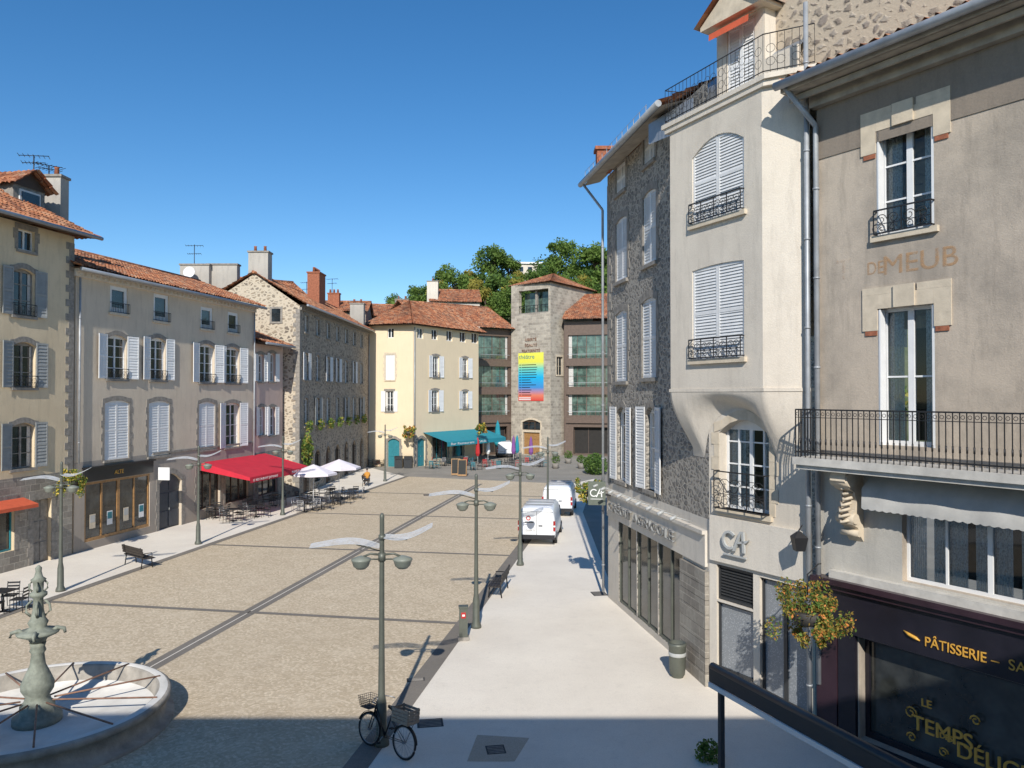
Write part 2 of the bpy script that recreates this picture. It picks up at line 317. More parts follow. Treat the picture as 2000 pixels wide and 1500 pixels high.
def window(b,F,r,arch=0,shut='',shm='white',sur=None,cols=2,rows=3,fm='white',rail='',rec=.18,name='window',glass='glass',curt=.22,sill=True,label=None,pitch=.1,inner=None,t=.055,sw=None,curtains=1):
    u0,z0,u1,z1=r; W=u1-u0; H=z1-z0
    F.ops.append((u0,z0,u1,z1,arch)); M=F.at(u0,0,z0); w=MB(); y=rec
    w.box(0,y-.03,0,t,y+.05,H,fm); w.box(W-t,y-.03,0,W,y+.05,H,fm); w.box(t,y-.03,H-t-(arch*.6),W-t,y+.05,H,fm); w.box(t,y-.03,0,W-t,y+.05,t*1.4,fm)
    for i in range(1,cols):
        x=W*i/cols; k=t*(.9 if cols<3 or i%2==0 else .45); w.box(x-k,y-.025,t,x+k,y+.045,H-t,fm)
    for j in range(1,rows):
        z=H*j/rows; w.box(t,y-.01,z-.018,W-t,y+.03,z+.018,fm)
    if inner=='clear':
        w.poly([(t,y+.015,t),(W-t,y+.015,t),(W-t,y+.015,H-t),(t,y+.015,H-t)],'clear')
        w.box(t,y+.9,t,W-t,y+.95,H-t,'dark')
        n=30; U=W/curtains
        for c_ in range(curtains):
          for sgn in (0,1):
            pts=[];cw=U*(.30 if curtains==1 else .40)
            for i in range(n+1):
                x=i/n*cw; x=c_*U+(x if sgn==0 else U-x)
                pts.append((x,y+.12+.03*math.sin(i*1.7)))
            w.rings([[(x,yy,t) for x,yy in pts],[(x*1.0,yy,H-t) for x,yy in pts]],'lace',False,False)
    else:
        w.poly([(t,y+.02,t),(W-t,y+.02,t),(W-t,y+.02,H-t),(t,y+.02,H-t)],glass)
        if curt:
            cw=W*curt*R.uniform(.6,1.3)
            for a,c in ((t,cw),(W-cw,W-t)):
                w.poly([(a,y+.014,t),(c,y+.014,t),(c*.97+a*.03,y+.014,H-t),(a,y+.014,H-t)],'curt')
    wo=add(name,w,b,M,label)
    sw=sw or W/2
    a=R.uniform(.02,.14)
    zH=H
    if shut in('open','left','both'):
        shutter(wo,M@Matrix.Translation((0,-.05,0)),sw,zH,-1,a+.05,shm,pitch)
    if shut in('open','right','both'):
        shutter(wo,M@Matrix.Translation((W,-.05,0)),sw,zH,1,-R.uniform(.05,.18),shm,pitch)
    if shut=='closed':
        shutter(wo,M@Matrix.Translation((.01,.03,.01)),W/2-.015,H-.02,1,0,shm,pitch); shutter(wo,M@Matrix.Translation((W-.01,.03,.01)),W/2-.015,H-.02,-1,0,shm,pitch)
    if sur:
        s=MB(); n=max(2,int(H/.32)); 
        for i in range(n):
            k=.26 if i%2 else .17; za,zb=H*i/n,H*(i+1)/n-.006
            zb=min(zb,H-arch)
            if zb<=za: continue
            s.box(-k,-.02,za,0,.02,zb,sur); s.box(W,-.02,za,W+k,.02,zb,sur)
        m=7
        for i in range(m):
            xa=-.17+(W+.34)*i/m; xb=-.17+(W+.34)*(i+1)/m-.006
            def az(x): 
                q=(x-W/2)/(W/2); return H-arch*min(1.0,q*q)+.004
            za,zb=az(xa),az(xb); d=.24
            s.rings([[(xa,-.024,za),(xb,-.024,zb),(xb,-.024,zb+d),(xa,-.024,za+d)],[(xa,.02,za),(xb,.02,zb),(xb,.02,zb+d),(xa,.02,za+d)]],sur,True,True,False)
        add('surround',s,wo,M)
    if sill:
        s=MB(); s.box(-.1,-.09,-.12,W+.1,rec,0,sur or 'stoneL'); add('sill',s,wo,M)
    if rail: railing(wo,M,.0,W,.5 if rail!='tall' else .95,.12 if rail!='tall' else .2,'scroll' if rail!='bars' else 'bars')
    return wo
def door(b,F,r,arch=0,mat='door',sur='stone',label=None):
    u0,z0,u1,z1=r; W=u1-u0;H=z1-z0; F.ops.append((u0,z0,u1,z1,arch)); M=F.at(u0,0,z0); d=MB()
    d.box(0,.2,0,W,.26,H,mat)
    for i in range(2):
        for j in range(3):
            xa=W*(i*.5)+.06; d.box(xa,.17,.1+H*j/3,xa+W*.5-.12,.2,H*(j+1)/3-.05,mat)
    o=add('door',d,b,M,label)
    h=MB(); h.tube([(W*.53,.14,1.0),(W*.53,.14,1.15)],.015,'signgrey',6); add('handle',h,o,M)
    if sur:
        s=MB(); n=7
        for i in range(n):
            k=.34 if i%2 else .24; s.box(-k,-.02,(H-arch)*i/n,0,.02,(H-arch)*(i+1)/n-.008,sur); s.box(W,-.02,(H-arch)*i/n,W+k,.02,(H-arch)*(i+1)/n-.008,sur)
        for i in range(7):
            xa=-.24+(W+.48)*i/7; xb=xa+(W+.48)/7-.006
            az=lambda x:H-arch*min(1.0,((x-W/2)/(W/2))**2)+.004
            s.rings([[(xa,-.024,az(xa)),(xb,-.024,az(xb)),(xb,-.024,az(xb)+.3),(xa,-.024,az(xa)+.3)],[(xa,.02,az(xa)),(xb,.02,az(xb)),(xb,.02,az(xb)+.3),(xa,.02,az(xa)+.3)]],sur,True,True,False)
        add('surround',s,o,M)
    return o
def wall(b,F,H,mat,W0=0,W1=None,z0=0,gm=None,gz=0,th=.28,name='wall',extra=None,label=None):
    W1=F.W if W1 is None else W1; w=MB()
    xs={W0,W1}; zs={z0,H}
    if gm: zs.add(gz)
    for o in F.ops:
        xs|={min(max(o[0],W0),W1),min(max(o[2],W0),W1)}; zs|={min(max(o[1],z0),H),min(max(o[3],z0),H)}
    xs=sorted(xs); zs=sorted(zs)
    for i in range(len(xs)-1):
        for j in range(len(zs)-1):
            xm=(xs[i]+xs[i+1])/2; zm=(zs[j]+zs[j+1])/2
            if xs[i+1]-xs[i]<1e-5 or zs[j+1]-zs[j]<1e-5: continue
            if any(o[0]<xm<o[2] and o[1]<zm<o[3] for o in F.ops): continue
            w.poly([(xs[i],0,zs[j]),(xs[i+1],0,zs[j]),(xs[i+1],0,zs[j+1]),(xs[i],0,zs[j+1])],gm if gm and zm<gz else mat)
    for o in F.ops:
        u0,a0,u1,a1,ar=o; a0=max(a0,z0+.001)
        w.poly([(u0,0,a0),(u0,th,a0),(u0,th,a1),(u0,0,a1)],mat); w.poly([(u1,0,a0),(u1,th,a0),(u1,th,a1),(u1,0,a1)],mat)
        w.poly([(u0,0,a0),(u1,0,a0),(u1,th,a0),(u0,th,a0)],mat)
        if ar:
            n=8; pts=[(u0+(u1-u0)*i/n,a1-ar*((i/n-.5)*2)**2) for i in range(n+1)]
            for k in range(n):
                (xa,za),(xb,zb)=pts[k],pts[k+1]
                w.poly([(xa,-.001,za),(xb,-.001,zb),(xb,-.001,a1),(xa,-.001,a1)] ,gm if gm and a1<gz else mat)
                w.poly([(xa,0,za),(xb,0,zb),(xb,th,zb),(xa,th,za)],mat)
        else: w.poly([(u0,0,a1),(u1,0,a1),(u1,th,a1),(u0,th,a1)],mat)
    if extra: extra(w)
    return add(name,w,b,F.M,label)
def shell(D,H,W,side='plW',back='plW',rh=0,x0=0,ri=None):
    ri=ri or D/2
    def f(w):
        for x in (x0,W):
            p=[(x,0,0),(x,D,0),(x,D,H)]
            if rh: p.append((x,ri,H+rh))
            p.append((x,0,H)); w.poly(p,side)
        w.poly([(x0,D,0),(W,D,0),(W,D,H),(x0,D,H)],back)
    return f
def patch(mb,a,b,c,d,m='tile',per=.25,row=.42,amp=.045):
    a,b,c,d=map(V,(a,b,c,d)); L=max((b-a).length,(c-d).length); nx=max(2,int(L/per))*4; ny=max(2,int(max((d-a).length,(c-b).length)/row))
    nr=(b-a).cross(d-a).normalized()
    if nr.z<0: nr=-nr
    rr=[]
    jit=[R.uniform(-.015,.015) for _ in range(nx//4+2)]
    for j in range(ny):
        for t,l in ((j/ny,.045),((j+1)/ny,.0)):
            ring=[]
            for i in range(nx+1):
                s=i/nx; p=(a*(1-s)+b*s)*(1-t)+(d*(1-s)+c*s)*t
                if j==0 and t==0: p=p+(a-d).normalized()*jit[(i//4+3)%len(jit)]*3
                ring.append(p+nr*(l+jit[i//4]+amp*math.cos(i*math.pi/2)+R.uniform(-.006,.006)))
            rr.append(ring)
    mb.rings(rr,m,False,False,False)
def quoins(b,F,x,side,z0,z1,mat='stone'):
    q=MB(); z=z0;i=0
    while z<z1-.2:
        k=.52 if i%2 else .32; h=.34; xa,xb=(x,x+k) if side>0 else (x-k,x)
        q.box(xa,-.02,z,xb,.03,z+h-.012,mat); z+=h;i+=1
    return add('quoins',q,b,F.M)
def pipe(b,F,x,z0,z1,off=.12,m='pipe',r=.05,top=None):
    p=MB(); pts=[(x,-off,z0),(x,-off,z1)]
    if top: pts+= [(x,-off-.02,z1+.05),(x+top[0],-top[1],z1+top[2])]
    p.tube(pts,r,m,8)
    z=z0+1
    while z<z1: p.tube([(x,-off,z),(x,-off,z+.04)],r*1.25,m,8); z+=2
    return add('downpipe',p,b,F.M)
def gutter(b,F,x0,x1,y,z,m='zinc',r=.09):
    g=MB(); g.tube([(x0,y,z),(x1,y,z)],r,m,8); return add('gutter',g,b,F.M)
def chimney(b,x,y,z0,z1,w,d,mat,pots=2,rz=0,label=None):
    c=MB(); c.box(-w/2,-d/2,0,w/2,d/2,z1-z0,mat); c.box(-w/2-.07,-d/2-.07,z1-z0,w/2+.07,d/2+.07,z1-z0+.12,'stone' if mat!='brick' else 'brick')
    for i in range(pots):
        px=(i+.5)/pots*w-w/2; c.lathe([(.13,z1-z0+.12),(.10,z1-z0+.5),(.13,z1-z0+.55)],'brick',10,(px,0,0))
    return add('chimney',c,b,T(x,y,z0,rz),label)
def antenna(b,x,y,z,h=2,rz=0):
    a=MB(); a.tube([(0,0,0),(0,0,h)],.03,'iron',5)
    for k,zz in ((1.3,h*.95),(1.0,h*.7)):
        a.tube([(-k/2,0,zz),(k/2,0,zz+.1)],.018,'iron',4)
        for i in range(7): 
            x_=-k/2+k*i/6; a.tube([(x_,-.3,zz+.03),(x_,.3,zz+.03)],.014,'iron',4)
    return add('antenna',a,b,T(x,y,z,rz))
def eaves(b,F,x0,x1,H,D,rh,over=.55,mat='plW',dent=True,slope=None,hip0=0,hip1=0,ri=None,back=True):
    ri=ri or D/2; k=rh/ri; r=MB(); ze=H-over*k*.2
    patch(r,(x0,-over,ze+.05),(x1,-over,ze+.05),(x1-hip1,ri,H+rh),(x0+hip0,ri,H+rh))
    if back: patch(r,(x0,D+over,H),(x1,D+over,H),(x1-hip1,ri,H+rh),(x0+hip0,ri,H+rh))
    if hip1: patch(r,(x1,-over,ze+.05),(x1,D+over,H),(x1-hip1,ri,H+rh),(x1-hip1,ri,H+rh))
    r.tube([(x0+hip0,ri,H+rh+.03),(x1-hip1,ri,H+rh+.03)],.12,'tile',8)
    r.poly([(x0,-over,ze),(x1,-over,ze),(x1,0,H-.02),(x0,0,H-.02)],'woodd')
    ro=add('roof',r,b,F.M)
    if dent:
        c=MB(); c.box(x0+.3,-.14,H-.42,x1-.4,-.003,H-.05,mat); c.box(x0+.3,-.28,H-.2,x1-.4,-.143,H-.05,mat)
        x=x0+.5
        while x<x1-.5: c.box(x,-.26,H-.36,x+.12,-.142,H-.203,mat); x+=.4
        add('cornice',c,b,F.M)
    return ro
# ================================================================ GROUND
def sheet(name,pts,z,m,label=None,kind='structure'):
    b=MB(); b.poly([(x,y,z) for x,y in pts],m); return add(name,b,None,None,kind=kind,label=label)
def pav_mat(name,c,c2,stain=.45,grain=.5):
    m,nt,b=newmat(name); v=coords(nt)
    f=noise(nt,v,.35,6,.65); g=noise(nt,v,45,3,.8); h=noise(nt,v,3.5,5,.7); k=noise(nt,v,1.2,7,.8); g2=noise(nt,v,14,3,.8)
    col=ramp(nt,f,[(.35,c2),(.65,c)]); col=mix(nt,ramp(nt,g,[(.35,grain),(.6,0)]),col,dk(c2,.6)); col=mix(nt,ramp(nt,h,[(.55,0),(.8,stain)]),col,dk(c2,.7))
    col=mix(nt,ramp(nt,k,[(.56,0),(.7,stain*.7)]),col,dk(c2,.7)); col=mix(nt,ramp(nt,g2,[(.62,0),(.72,.3)]),col,dk(c2,.6))
    nt.links.new(col,b.inputs['Base Color']); b.inputs['Roughness'].default_value=.92; b.inputs['Specular IOR Level'].default_value=.2
    bump(nt,b,mth(nt,'ADD',g,g2),.35,.01); return m
def cobble_mat():
    m,nt,b=newmat('fan_cobbles'); v0=coords(nt,(1,1,1),(0,0,.16))
    wn=nt.nodes.new('ShaderNodeTexNoise'); wn.inputs['Scale'].default_value=.7; wn.inputs['Detail'].default_value=3; nt.links.new(v0,wn.inputs['Vector'])
    v=mix(nt,.22,v0,wn.outputs['Color'])
    sp=nt.nodes.new('ShaderNodeSeparateXYZ'); nt.links.new(v,sp.inputs[0]); x,y=sp.outputs[0],sp.outputs[1]
    W,Hh=1.15,.6
    row=mth(nt,'FLOOR',mth(nt,'DIVIDE',y,Hh)); xs=mth(nt,'ADD',mth(nt,'DIVIDE',x,W),mth(nt,'MULTIPLY',row,.5))
    fx=mth(nt,'MULTIPLY',mth(nt,'SUBTRACT',mth(nt,'FRACT',xs),.5),W); fy=mth(nt,'MULTIPLY',mth(nt,'FRACT',mth(nt,'DIVIDE',y,Hh)),Hh)
    d=mth(nt,'SQRT',mth(nt,'ADD',mth(nt,'MULTIPLY',fx,fx),mth(nt,'MULTIPLY',fy,fy)))
    ring=mth(nt,'SINE',mth(nt,'MULTIPLY',d,2*math.pi/.10))
    a=nt.nodes.new('ShaderNodeTexVoronoi'); a.inputs['Scale'].default_value=12; nt.links.new(v0,a.inputs['Vector'])
    e=nt.nodes.new('ShaderNodeTexVoronoi'); e.feature='DISTANCE_TO_EDGE'; e.inputs['Scale'].default_value=12; nt.links.new(v0,e.inputs['Vector'])
    s2=nt.nodes.new('ShaderNodeSeparateColor'); nt.links.new(a.outputs['Color'],s2.inputs[0])
    c=ramp(nt,s2.outputs[0],[(0,(.50,.405,.28)),(.5,(.63,.515,.365)),(1,(.74,.62,.455))])
    c=mix(nt,ramp(nt,ring,[(.0,.24),(.35,0)]),c,(.36,.285,.19))
    c=mix(nt,ramp(nt,e.outputs['Distance'],[(.015,.4),(.08,0)]),c,(.31,.245,.165))
    f=noise(nt,v0,.16,7,.65); c=mix(nt,ramp(nt,f,[(.42,0),(.7,.45)]),c,(.46,.37,.255))
    f=noise(nt,v0,.8,6,.7); c=mix(nt,ramp(nt,f,[(.5,0),(.75,.3)]),c,(.76,.65,.49))
    f=noise(nt,v0,.5,8,.8); c=mix(nt,ramp(nt,f,[(.56,0),(.66,.32)]),c,(.36,.285,.20))
    nt.links.new(c,b.inputs['Base Color']); b.inputs['Roughness'].default_value=.9; b.inputs['Specular IOR Level'].default_value=.2
    bump(nt,b,mth(nt,'ADD',mth(nt,'MULTIPLY',e.outputs['Distance'],2),mth(nt,'MULTIPLY',ring,.1)),.2,.01); return m
mt['cob']=cobble_mat(); mt['pave']=pav_mat('exposed_concrete',(.85,.78,.67),(.76,.69,.59),.35,.3); mt['asph']=pav_mat('worn_asphalt',(.36,.33,.285),(.28,.26,.225)); mt['band']=pav_mat('basalt_band',(.26,.23,.195),(.20,.18,.155)); mt['earth']=pav_mat('earth',(.16,.17,.10),(.10,.12,.06)); mt['patch']=pav_mat('setts_patch',(.60,.52,.42),(.50,.43,.34),.4,.6)
sheet('ground',[(-900,-300),(900,-300),(900,1500),(-900,1500)],-.03,'earth')
sheet('road',[(-34,-12),(24,-12),(30,110),(-34,110)],-.008,'asph')
lk=lambda Y:-17.4+.17*(Y-27); ck=lambda Y:-10.1+.165*(Y-21.6); rk=lambda Y:-3.3+.16*(Y-16.1)
sheet('plaza',[(lk(2),2),(rk(2),2),(rk(66),66-.0),(lk(72),72)],0,'cob')
def strip(name,f,a,b_,w0,w1,z,m):
    return sheet(name,[(f(a)+w0,a),(f(a)+w1,a),(f(b_)+w1,b_),(f(b_)+w0,b_)],z,m)
strip('paving_band',ck,2,66,-.28,.28,.004,'band')
strip('paving_joint',ck,2,66,-.02,.02,.008,'pave')
strip('kerb',lk,2,72,-.28,.12,.012,'band')
strip('kerb',rk,2,66,-.1,.42,.012,'band')
for Y in (15.2,26.8,37.6,48.2,58.6):
    a=(lk(Y+1.6),Y+1.6); b_=(rk(Y-1.1),Y-1.1)
    sheet('paving_band',[(a[0],a[1]-.13),(b_[0],b_[1]-.13),(b_[0],b_[1]+.13),(a[0],a[1]+.13)],.008,'band')
sheet('left_pavement',[(lk(2)-.28,2),(lk(72)-.28,72),(-15.6,82),(-16.2,58),(-18,52.8),(-21.2,36.6),(-24,22),(-26,2)],.006,'pave')
sheet('right_pavement',[(rk(2)+.42,2),(12,2),(12,9),(7.2,17),(5.4,20),(3.9,29),(4.6,50),(7.5,70),(rk(66)+.42,66)],.006,'pave')
sheet('paving_patch',[gp(912,1488),gp(1005,1488),gp(1034,1442),(gp(932,1436))],.010,'patch')
hb=MB(); rows=[]
def hz(x,y):
    s=max(0,min(1,(y-112)/75)); s=s*s*(3-2*s); t=max(0,min(1,(x+62)/45)); t=t*t*(3-2*t)
    return s*(8+24*t)+1.5*math.sin(x*.09)+1.2*math.sin(y*.13+x*.05)-1.6
for j in range(25):
    y=112+j*9; rows.append([(x,y,hz(x,y) if y>114 else -.5) for x in range(-240,260,10)])
hb.rings(rows,'earth',False,False); add('hill',hb,None,None,kind='structure')
# ================================================================ HOUSE A
FA=Frame((-23.2,25.7),(-21.0,36.75)); WA=FA.W
A=empty('town_house',FA.M,'Cream rendered four-storey house with grey-blue shutters and tile roof','house')
rA=[(25,525,68,617),(25,668,70,757),(22,826,68,915)]
for i,r in enumerate(rA):
    window(A,FA,FA.r(*r),.18,'open','greysh','stone',2,3,'stone',rail='x' if i<2 else '',pitch=.14)
    q=FA.r(*r); q=(q[0]-4.1,q[1],q[2]-4.1,q[3]); window(A,FA,q,.18,'open','greysh','stone',2,3,pitch=.14)
q=FA.r(35,450,68,490); window(A,FA,q,0,'','greysh','stone',2,1,curt=0)
window(A,FA,FA.r(-60,985,28,1085),0,'','', 'stone',3,1,'teal',name='shop_window',glass='shopglass',curt=0,sill=False)
q=FA.r(65,975,100,1100); door(A,FA,(q[0],0,q[2],q[3]),0,'stone','stone')
wall(A,FA,15.2,'plA',gm='ash',gz=4.0,extra=shell(9,15.2,WA,'plA',rh=0))
quoins(A,FA,WA,-1,4,14.8,'stone'); 
ra=eaves(A,FA,-.5,WA+.7,15.3,9,3.2,.9,'plA',False,hip1=4.5)
gutter(A,FA,-.5,WA+.7,-.95,15.2)
q=FA.q(50,400,-1.5); d=MB(); x=q[0]; d.box(x-.9,1.3,15.8,x+.9,3.5,17.3,'stone'); d.box(x-.6,1.24,16.1,x+.6,1.3,17.1,'whitew'); d.box(x-.5,1.2,16.2,x+.5,1.24,17.0,'glass')
patch(d,(x-1.2,.8,17.2),(x-1.2,3.9,17.2),(x,3.9,18.1),(x,.8,18.1)); patch(d,(x+1.2,.8,17.2),(x+1.2,3.9,17.2),(x,3.9,18.1),(x,.8,18.1))
d.poly([(x-1.0,1.25,17.25),(x+1.0,1.25,17.25),(x,1.25,18.0)],'woodd'); add('dormer',d,A,FA.M)
chimney(A,at(88,37),37.8,15.8,18.3,.8,.7,'plGr',1); antenna(A,at(62,37.6),37.6,18.0,1.4,.4); antenna(A,at(92,38),38,18.3,.7,1)
aw=MB(); q=FA.q(45,968); aw.poly([(q[0]-2.5,-.02,3.1),(q[0],-.02,3.1),(q[0],-.8,2.85),(q[0]-2.5,-.8,2.85)],'orange'); aw.poly([(q[0]-2.5,-.8,2.85),(q[0],-.8,2.85),(q[0],-.8,2.7),(q[0]-2.5,-.8,2.7)],'orange'); add('awning',aw,A,FA.M)
# ================================================================ HOUSE B
FB=Frame((-21.0,36.9),(-17.8,52.9)); WB=FB.W
B=empty('town_house',FB.M,'Long beige rendered house, white shutters, shops and red awning','house')
for r in ((215,560,250,612),(300,575,330,628),(392,600,416,643),(445,610,466,650)):
    window(B,FB,FB.r(*r),0,'','', None,1,1,'white',curt=0,rec=.1,t=.2,rail='bars')
for r in ((209,655,248,740),(293,660,324,742),(389,672,419,747),(441,678,468,748)): window(B,FB,FB.r(*r),.2,'open','white','stone',2,4,'white',rail='x',pitch=.14,curt=.15)
for r,s in (((204,782,252,897),'closed'),((290,783,331,890),'closed'),((388,785,420,878),'closed'),((440,787,468,873),'open')):
    window(B,FB,FB.r(*r),.15,s,'white','stone',2,4,'white',pitch=.14)
q=FB.r(165,945,292,1075)
window(B,FB,(q[0],.4,q[2],3.3),0,'','',None,4,1,'wood',name='shop_window',glass='shopglass',curt=0,sill=False,rec=.06,t=.11)
sg=MB(); sg.box(q[0]-.15,-.12,3.35,q[2]+.15,-.005,4.0,'black'); sg.box(q[0]-.2,-.25,4.0,q[2]+.2,-.005,4.08,'black'); so=add('shop_fascia',sg,B,FB.M); text(so,FB.at((q[0]+q[2])/2-.5,-.13,3.56),'ALTE',.3,'gold')
for i in range(4):
    ps=MB(); w=(q[2]-q[0])/4; x=q[0]+w*(i+.5); ps.box(x-.2,.055,1.0,x+.2,.06,1.7,'white' if i%2 else 'stoneL'); ps.box(x-.16,.05,1.3,x+.16,.054,1.64,'teal' if i%2 else 'blind')
    add('window_poster',ps,B,FB.M)
q2=FB.r(311,925,355,1025); door(B,FB,(q2[0],0,q2[2],q2[3]),.5,'door','stone')
for a,b_ in ((385,430),(440,485)):
    q3=FB.r(a,930,b_,1000); window(B,FB,(q3[0],.6,q3[2],3.0),0,'','','stone',3,1,'woodd',name='shop_window',glass='shopglass',curt=0,sill=False)
wall(B,FB,13.6,'plB',gm='gfB',gz=4.35,extra=shell(9,13.6,WB,'plB',rh=1.9,ri=4.5))
eaves(B,FB,-.45,WB+.5,13.75,9,1.9,.6,'plW'); gutter(B,FB,-.4,WB+.5,-.66,13.62,'zinc'); pipe(B,FB,.15,4.3,13.3); pipe(B,FB,WB-.12,.3,13.3)
st=MB(); st.box(q2[0]-.6,-.05,4.3,WB,-.004,4.42,'stone'); add('string_course',st,B,FB.M)
aw=MB(); x0=FB.q(392,905)[0]; x1=x0+7.6; n=12
for i in range(n):
    xa,xb=x0+(x1-x0)*i/n,x0+(x1-x0)*(i+1)/n; aw.poly([(xa,-.05,3.5),(xb,-.05,3.5),(xb,-1.7,3.02),(xa,-1.7,3.02)],'redaw',True); aw.poly([(xa,-1.7,3.02),(xb,-1.7,3.02),(xb,-3.3,2.65),(xa,-3.3,2.65)],'redaw',True)
    aw.poly([(xa,-3.3,2.65),(xb,-3.3,2.65),(xb,-3.32,2.3),(xa,-3.32,2.3)],'redaw')
for x in (x0,x1): aw.poly([(x,-.05,3.5),(x,-3.3,2.65),(x,-3.3,2.45),(x,-.05,3.0)],'redaw')
awo=add('awning',aw,B,FB.M); text(awo,FB.at(x0+.3,-3.34,2.38),'LE RESTAURANT JAPONAIS',.2,'white',.003,3.0); text(awo,FB.at(x0+5.2,-3.34,2.38),'NAKA',.26,'white',.003,1.1)
aw=MB()
for x in (x0+1,x1-1): aw.tube([(x,-.05,3.0),(x,-1.7,2.7),(x,-3.2,2.6)],.03,'white',6)
add('awning_arm',aw,awo,FB.M)
bs=MB(); q=FB.q(303,938); bs.box(q[0]-.02,-.9,2.9,q[0]+.02,-.2,3.6,'white'); bo=add('blade_sign',bs,B,FB.M)
# ================================================================ HOUSE C
FC=Frame((-17.85,53.0),(-17.2,57.6)); C=empty('town_house',FC.M,'Small pink rendered house squeezed between two taller houses','house')
for r,s in (((503,692,512,745),'open'),((505,795,514,850),'open'),((526,690,535,745),'open'),((526,795,535,850),'open')): 
    q=FC.r(*r); window(C,FC,(q[0],q[1],q[0]+.95,q[3]),.1,s,'white','stone',2,3,pitch=.16)
window(C,FC,(.8,.5,3.8,3),0,'','','stone',3,1,'woodd',name='shop_window',glass='shopglass',curt=0,sill=False)
wall(C,FC,11.2,'plC',gm='ash',gz=3.6,extra=shell(7,11.2,FC.W,'plC')); eaves(C,FC,0,FC.W,11.3,7,1.6,.9,'plC',False); gutter(C,FC,0,FC.W,-.95,11.2)
# ================================================================ HOUSE D
FD=Frame((-16.05,58.0),(-15.3,81.8)); WD=FD.W
D=empty('town_house',FD.M,'Tall rubble-stone house with gable end and shaded window rows','house')
def leaves(mb,c,rad,n,s,mats,flat=1):
    for _ in range(n):
        while True:
            p=V((R.uniform(-1,1),R.uniform(-1,1),R.uniform(-1,1)))
            if .15<p.length<1: break
        p=V((c[0]+p.x*rad[0],c[1]+p.y*rad[1],c[2]+p.z*rad[2]))
        a=V((R.gauss(0,1),R.gauss(0,1),R.gauss(0,1))).normalized(); b_=a.cross(V((R.gauss(0,1),R.gauss(0,1),R.gauss(0,1)))).normalized(); ss=s*R.uniform(.6,1.4)
        mb.poly([p-a*ss,p+b_*ss*.5,p+a*ss,p-b_*ss*.5],R.choice(mats))
for i in range(7):
    x=1.2+i*3.15
    window(D,FD,(x,12.5,x+.95,13.8),0,'','','stone',2,2,pitch=.2)
    window(D,FD,(x,8.8,x+1.05,10.9),.15,'open' if i in(0,2,3,5) else '','whitew','stone',2,4,pitch=.16)
    window(D,FD,(x,5.2,x+1.05,7.4),.15,'open' if i in(1,4,6) else '','greysh','stone',2,4,pitch=.16)
    if i%2==0: door(D,FD,(x-.2,0,x+1.3,3.3),.7,'woodd','stone')
    else: window(D,FD,(x-.3,.6,x+1.3,3.2),.5,'','','stone',3,1,'woodd',name='shop_window',glass='shopglass',curt=0)
    pl=MB(); leaves(pl,(x+.5,-.3,5.2),(.6,.25,.5),90,.12,['leaf','leaf','leafy']); add('window_box_plant',pl,D,FD.M)
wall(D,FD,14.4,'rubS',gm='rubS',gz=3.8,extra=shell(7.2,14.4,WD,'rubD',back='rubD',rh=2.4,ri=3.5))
quoins(D,FD,0,1,0,14.2,'stone')
FDg=Frame((-16.05-7.2,58.0+.23),(-16.05,58.0)); g=MB(); z=0;i=0
while z<14: k=.5 if i%2 else .3; g.box(FDg.W-k,-.03,z,FDg.W+.0,-.004,z+.33,'stone'); z+=.345;i+=1
add('quoins',g,D,FDg.M)
for (a,b_,c_,e_) in ((531,603,548,628),(537,775,550,828)):
    q=FDg.r(a,b_,c_,e_); g=MB(); g.box(q[0]-.15,-.05,q[1]-.15,q[2]+.15,-.01,q[3]+.15,'stone'); g.box(q[0],-.07,q[1],q[2],-.051,q[3],'glass'); add('window',g,D,FDg.M)
eaves(D,FD,-.25,WD+.2,14.5,7.2,2.4,.6,'stone',True,ri=3.5); gutter(D,FD,-.2,WD,-.66,14.4); pipe(D,FD,WD-.2,0,14)
chimney(D,at(508,59),58.9,15.2,18.5,1.5,1.0,'plGr',2); chimney(D,at(620,71),70.5,15.6,18.7,2.0,1.1,'brick',5,math.pi/2*.98); chimney(D,at(700,80),79.5,14.8,17,1.4,.9,'plGr',2)
cl=MB(); leaves(cl,(.9,-.35,3.4),(.9,.35,1.3),500,.14,['leaf','leaf','leafy']); add('climbing_plant',cl,None,FD.M,'Leafy green climbing plant hanging on the stone house corner','plant')
def backhouse(o,e,D_,H,rh,wm,lab,over=.4,ch=()):
    F=Frame(o,e); b=empty('background_house',F.M,lab,'house')
    for k in range(int(F.W/3)):
        window(b,F,(1+k*3,H-2.2,2+k*3,H-.8),0,'','',None,2,2)
    wall(b,F,H,wm,extra=shell(D_,H,F.W,wm,rh=rh)); eaves(b,F,-.3,F.W+.3,H,D_,rh,over,wm,False)
    for c in ch: chimney(b,*c)
    return b
bh=backhouse((-30,56),(-24.3,62),6,15.2,1.6,'plGr','Grey rendered house behind with tiled roof and chimneys',ch=[(at(392,62),61,15,17.9,2.3,.7,'plGr',0),(at(440,62),61.5,15.2,18.0,2.4,.7,'plGr',0)])
dh=MB(); dh.lathe([(.0,0),(.3,.05),(.5,.16)],'dish',16); add('satellite_dish',dh,bh,T(at(369,60),60,17.2,0)@Matrix.Rotation(1.4,4,'X')@Matrix.Scale(.9,4)); antenna(bh,at(378,61),61,17,2.6,.3)
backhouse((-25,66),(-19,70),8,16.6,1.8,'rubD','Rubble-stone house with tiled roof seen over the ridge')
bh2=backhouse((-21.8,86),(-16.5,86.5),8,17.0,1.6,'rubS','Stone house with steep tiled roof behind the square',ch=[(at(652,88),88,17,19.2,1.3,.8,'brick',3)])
antenna(bh2,at(598,87),87,17.5,3.0); antenna(bh2,at(648,88),88,19,2)
backhouse((-18.5,99),(-12,101),8,17.8,2,'plW','Pale house behind with low tiled roof',ch=[(at(785,104),104,18.2,20.5,1.8,1,'stone',2)])
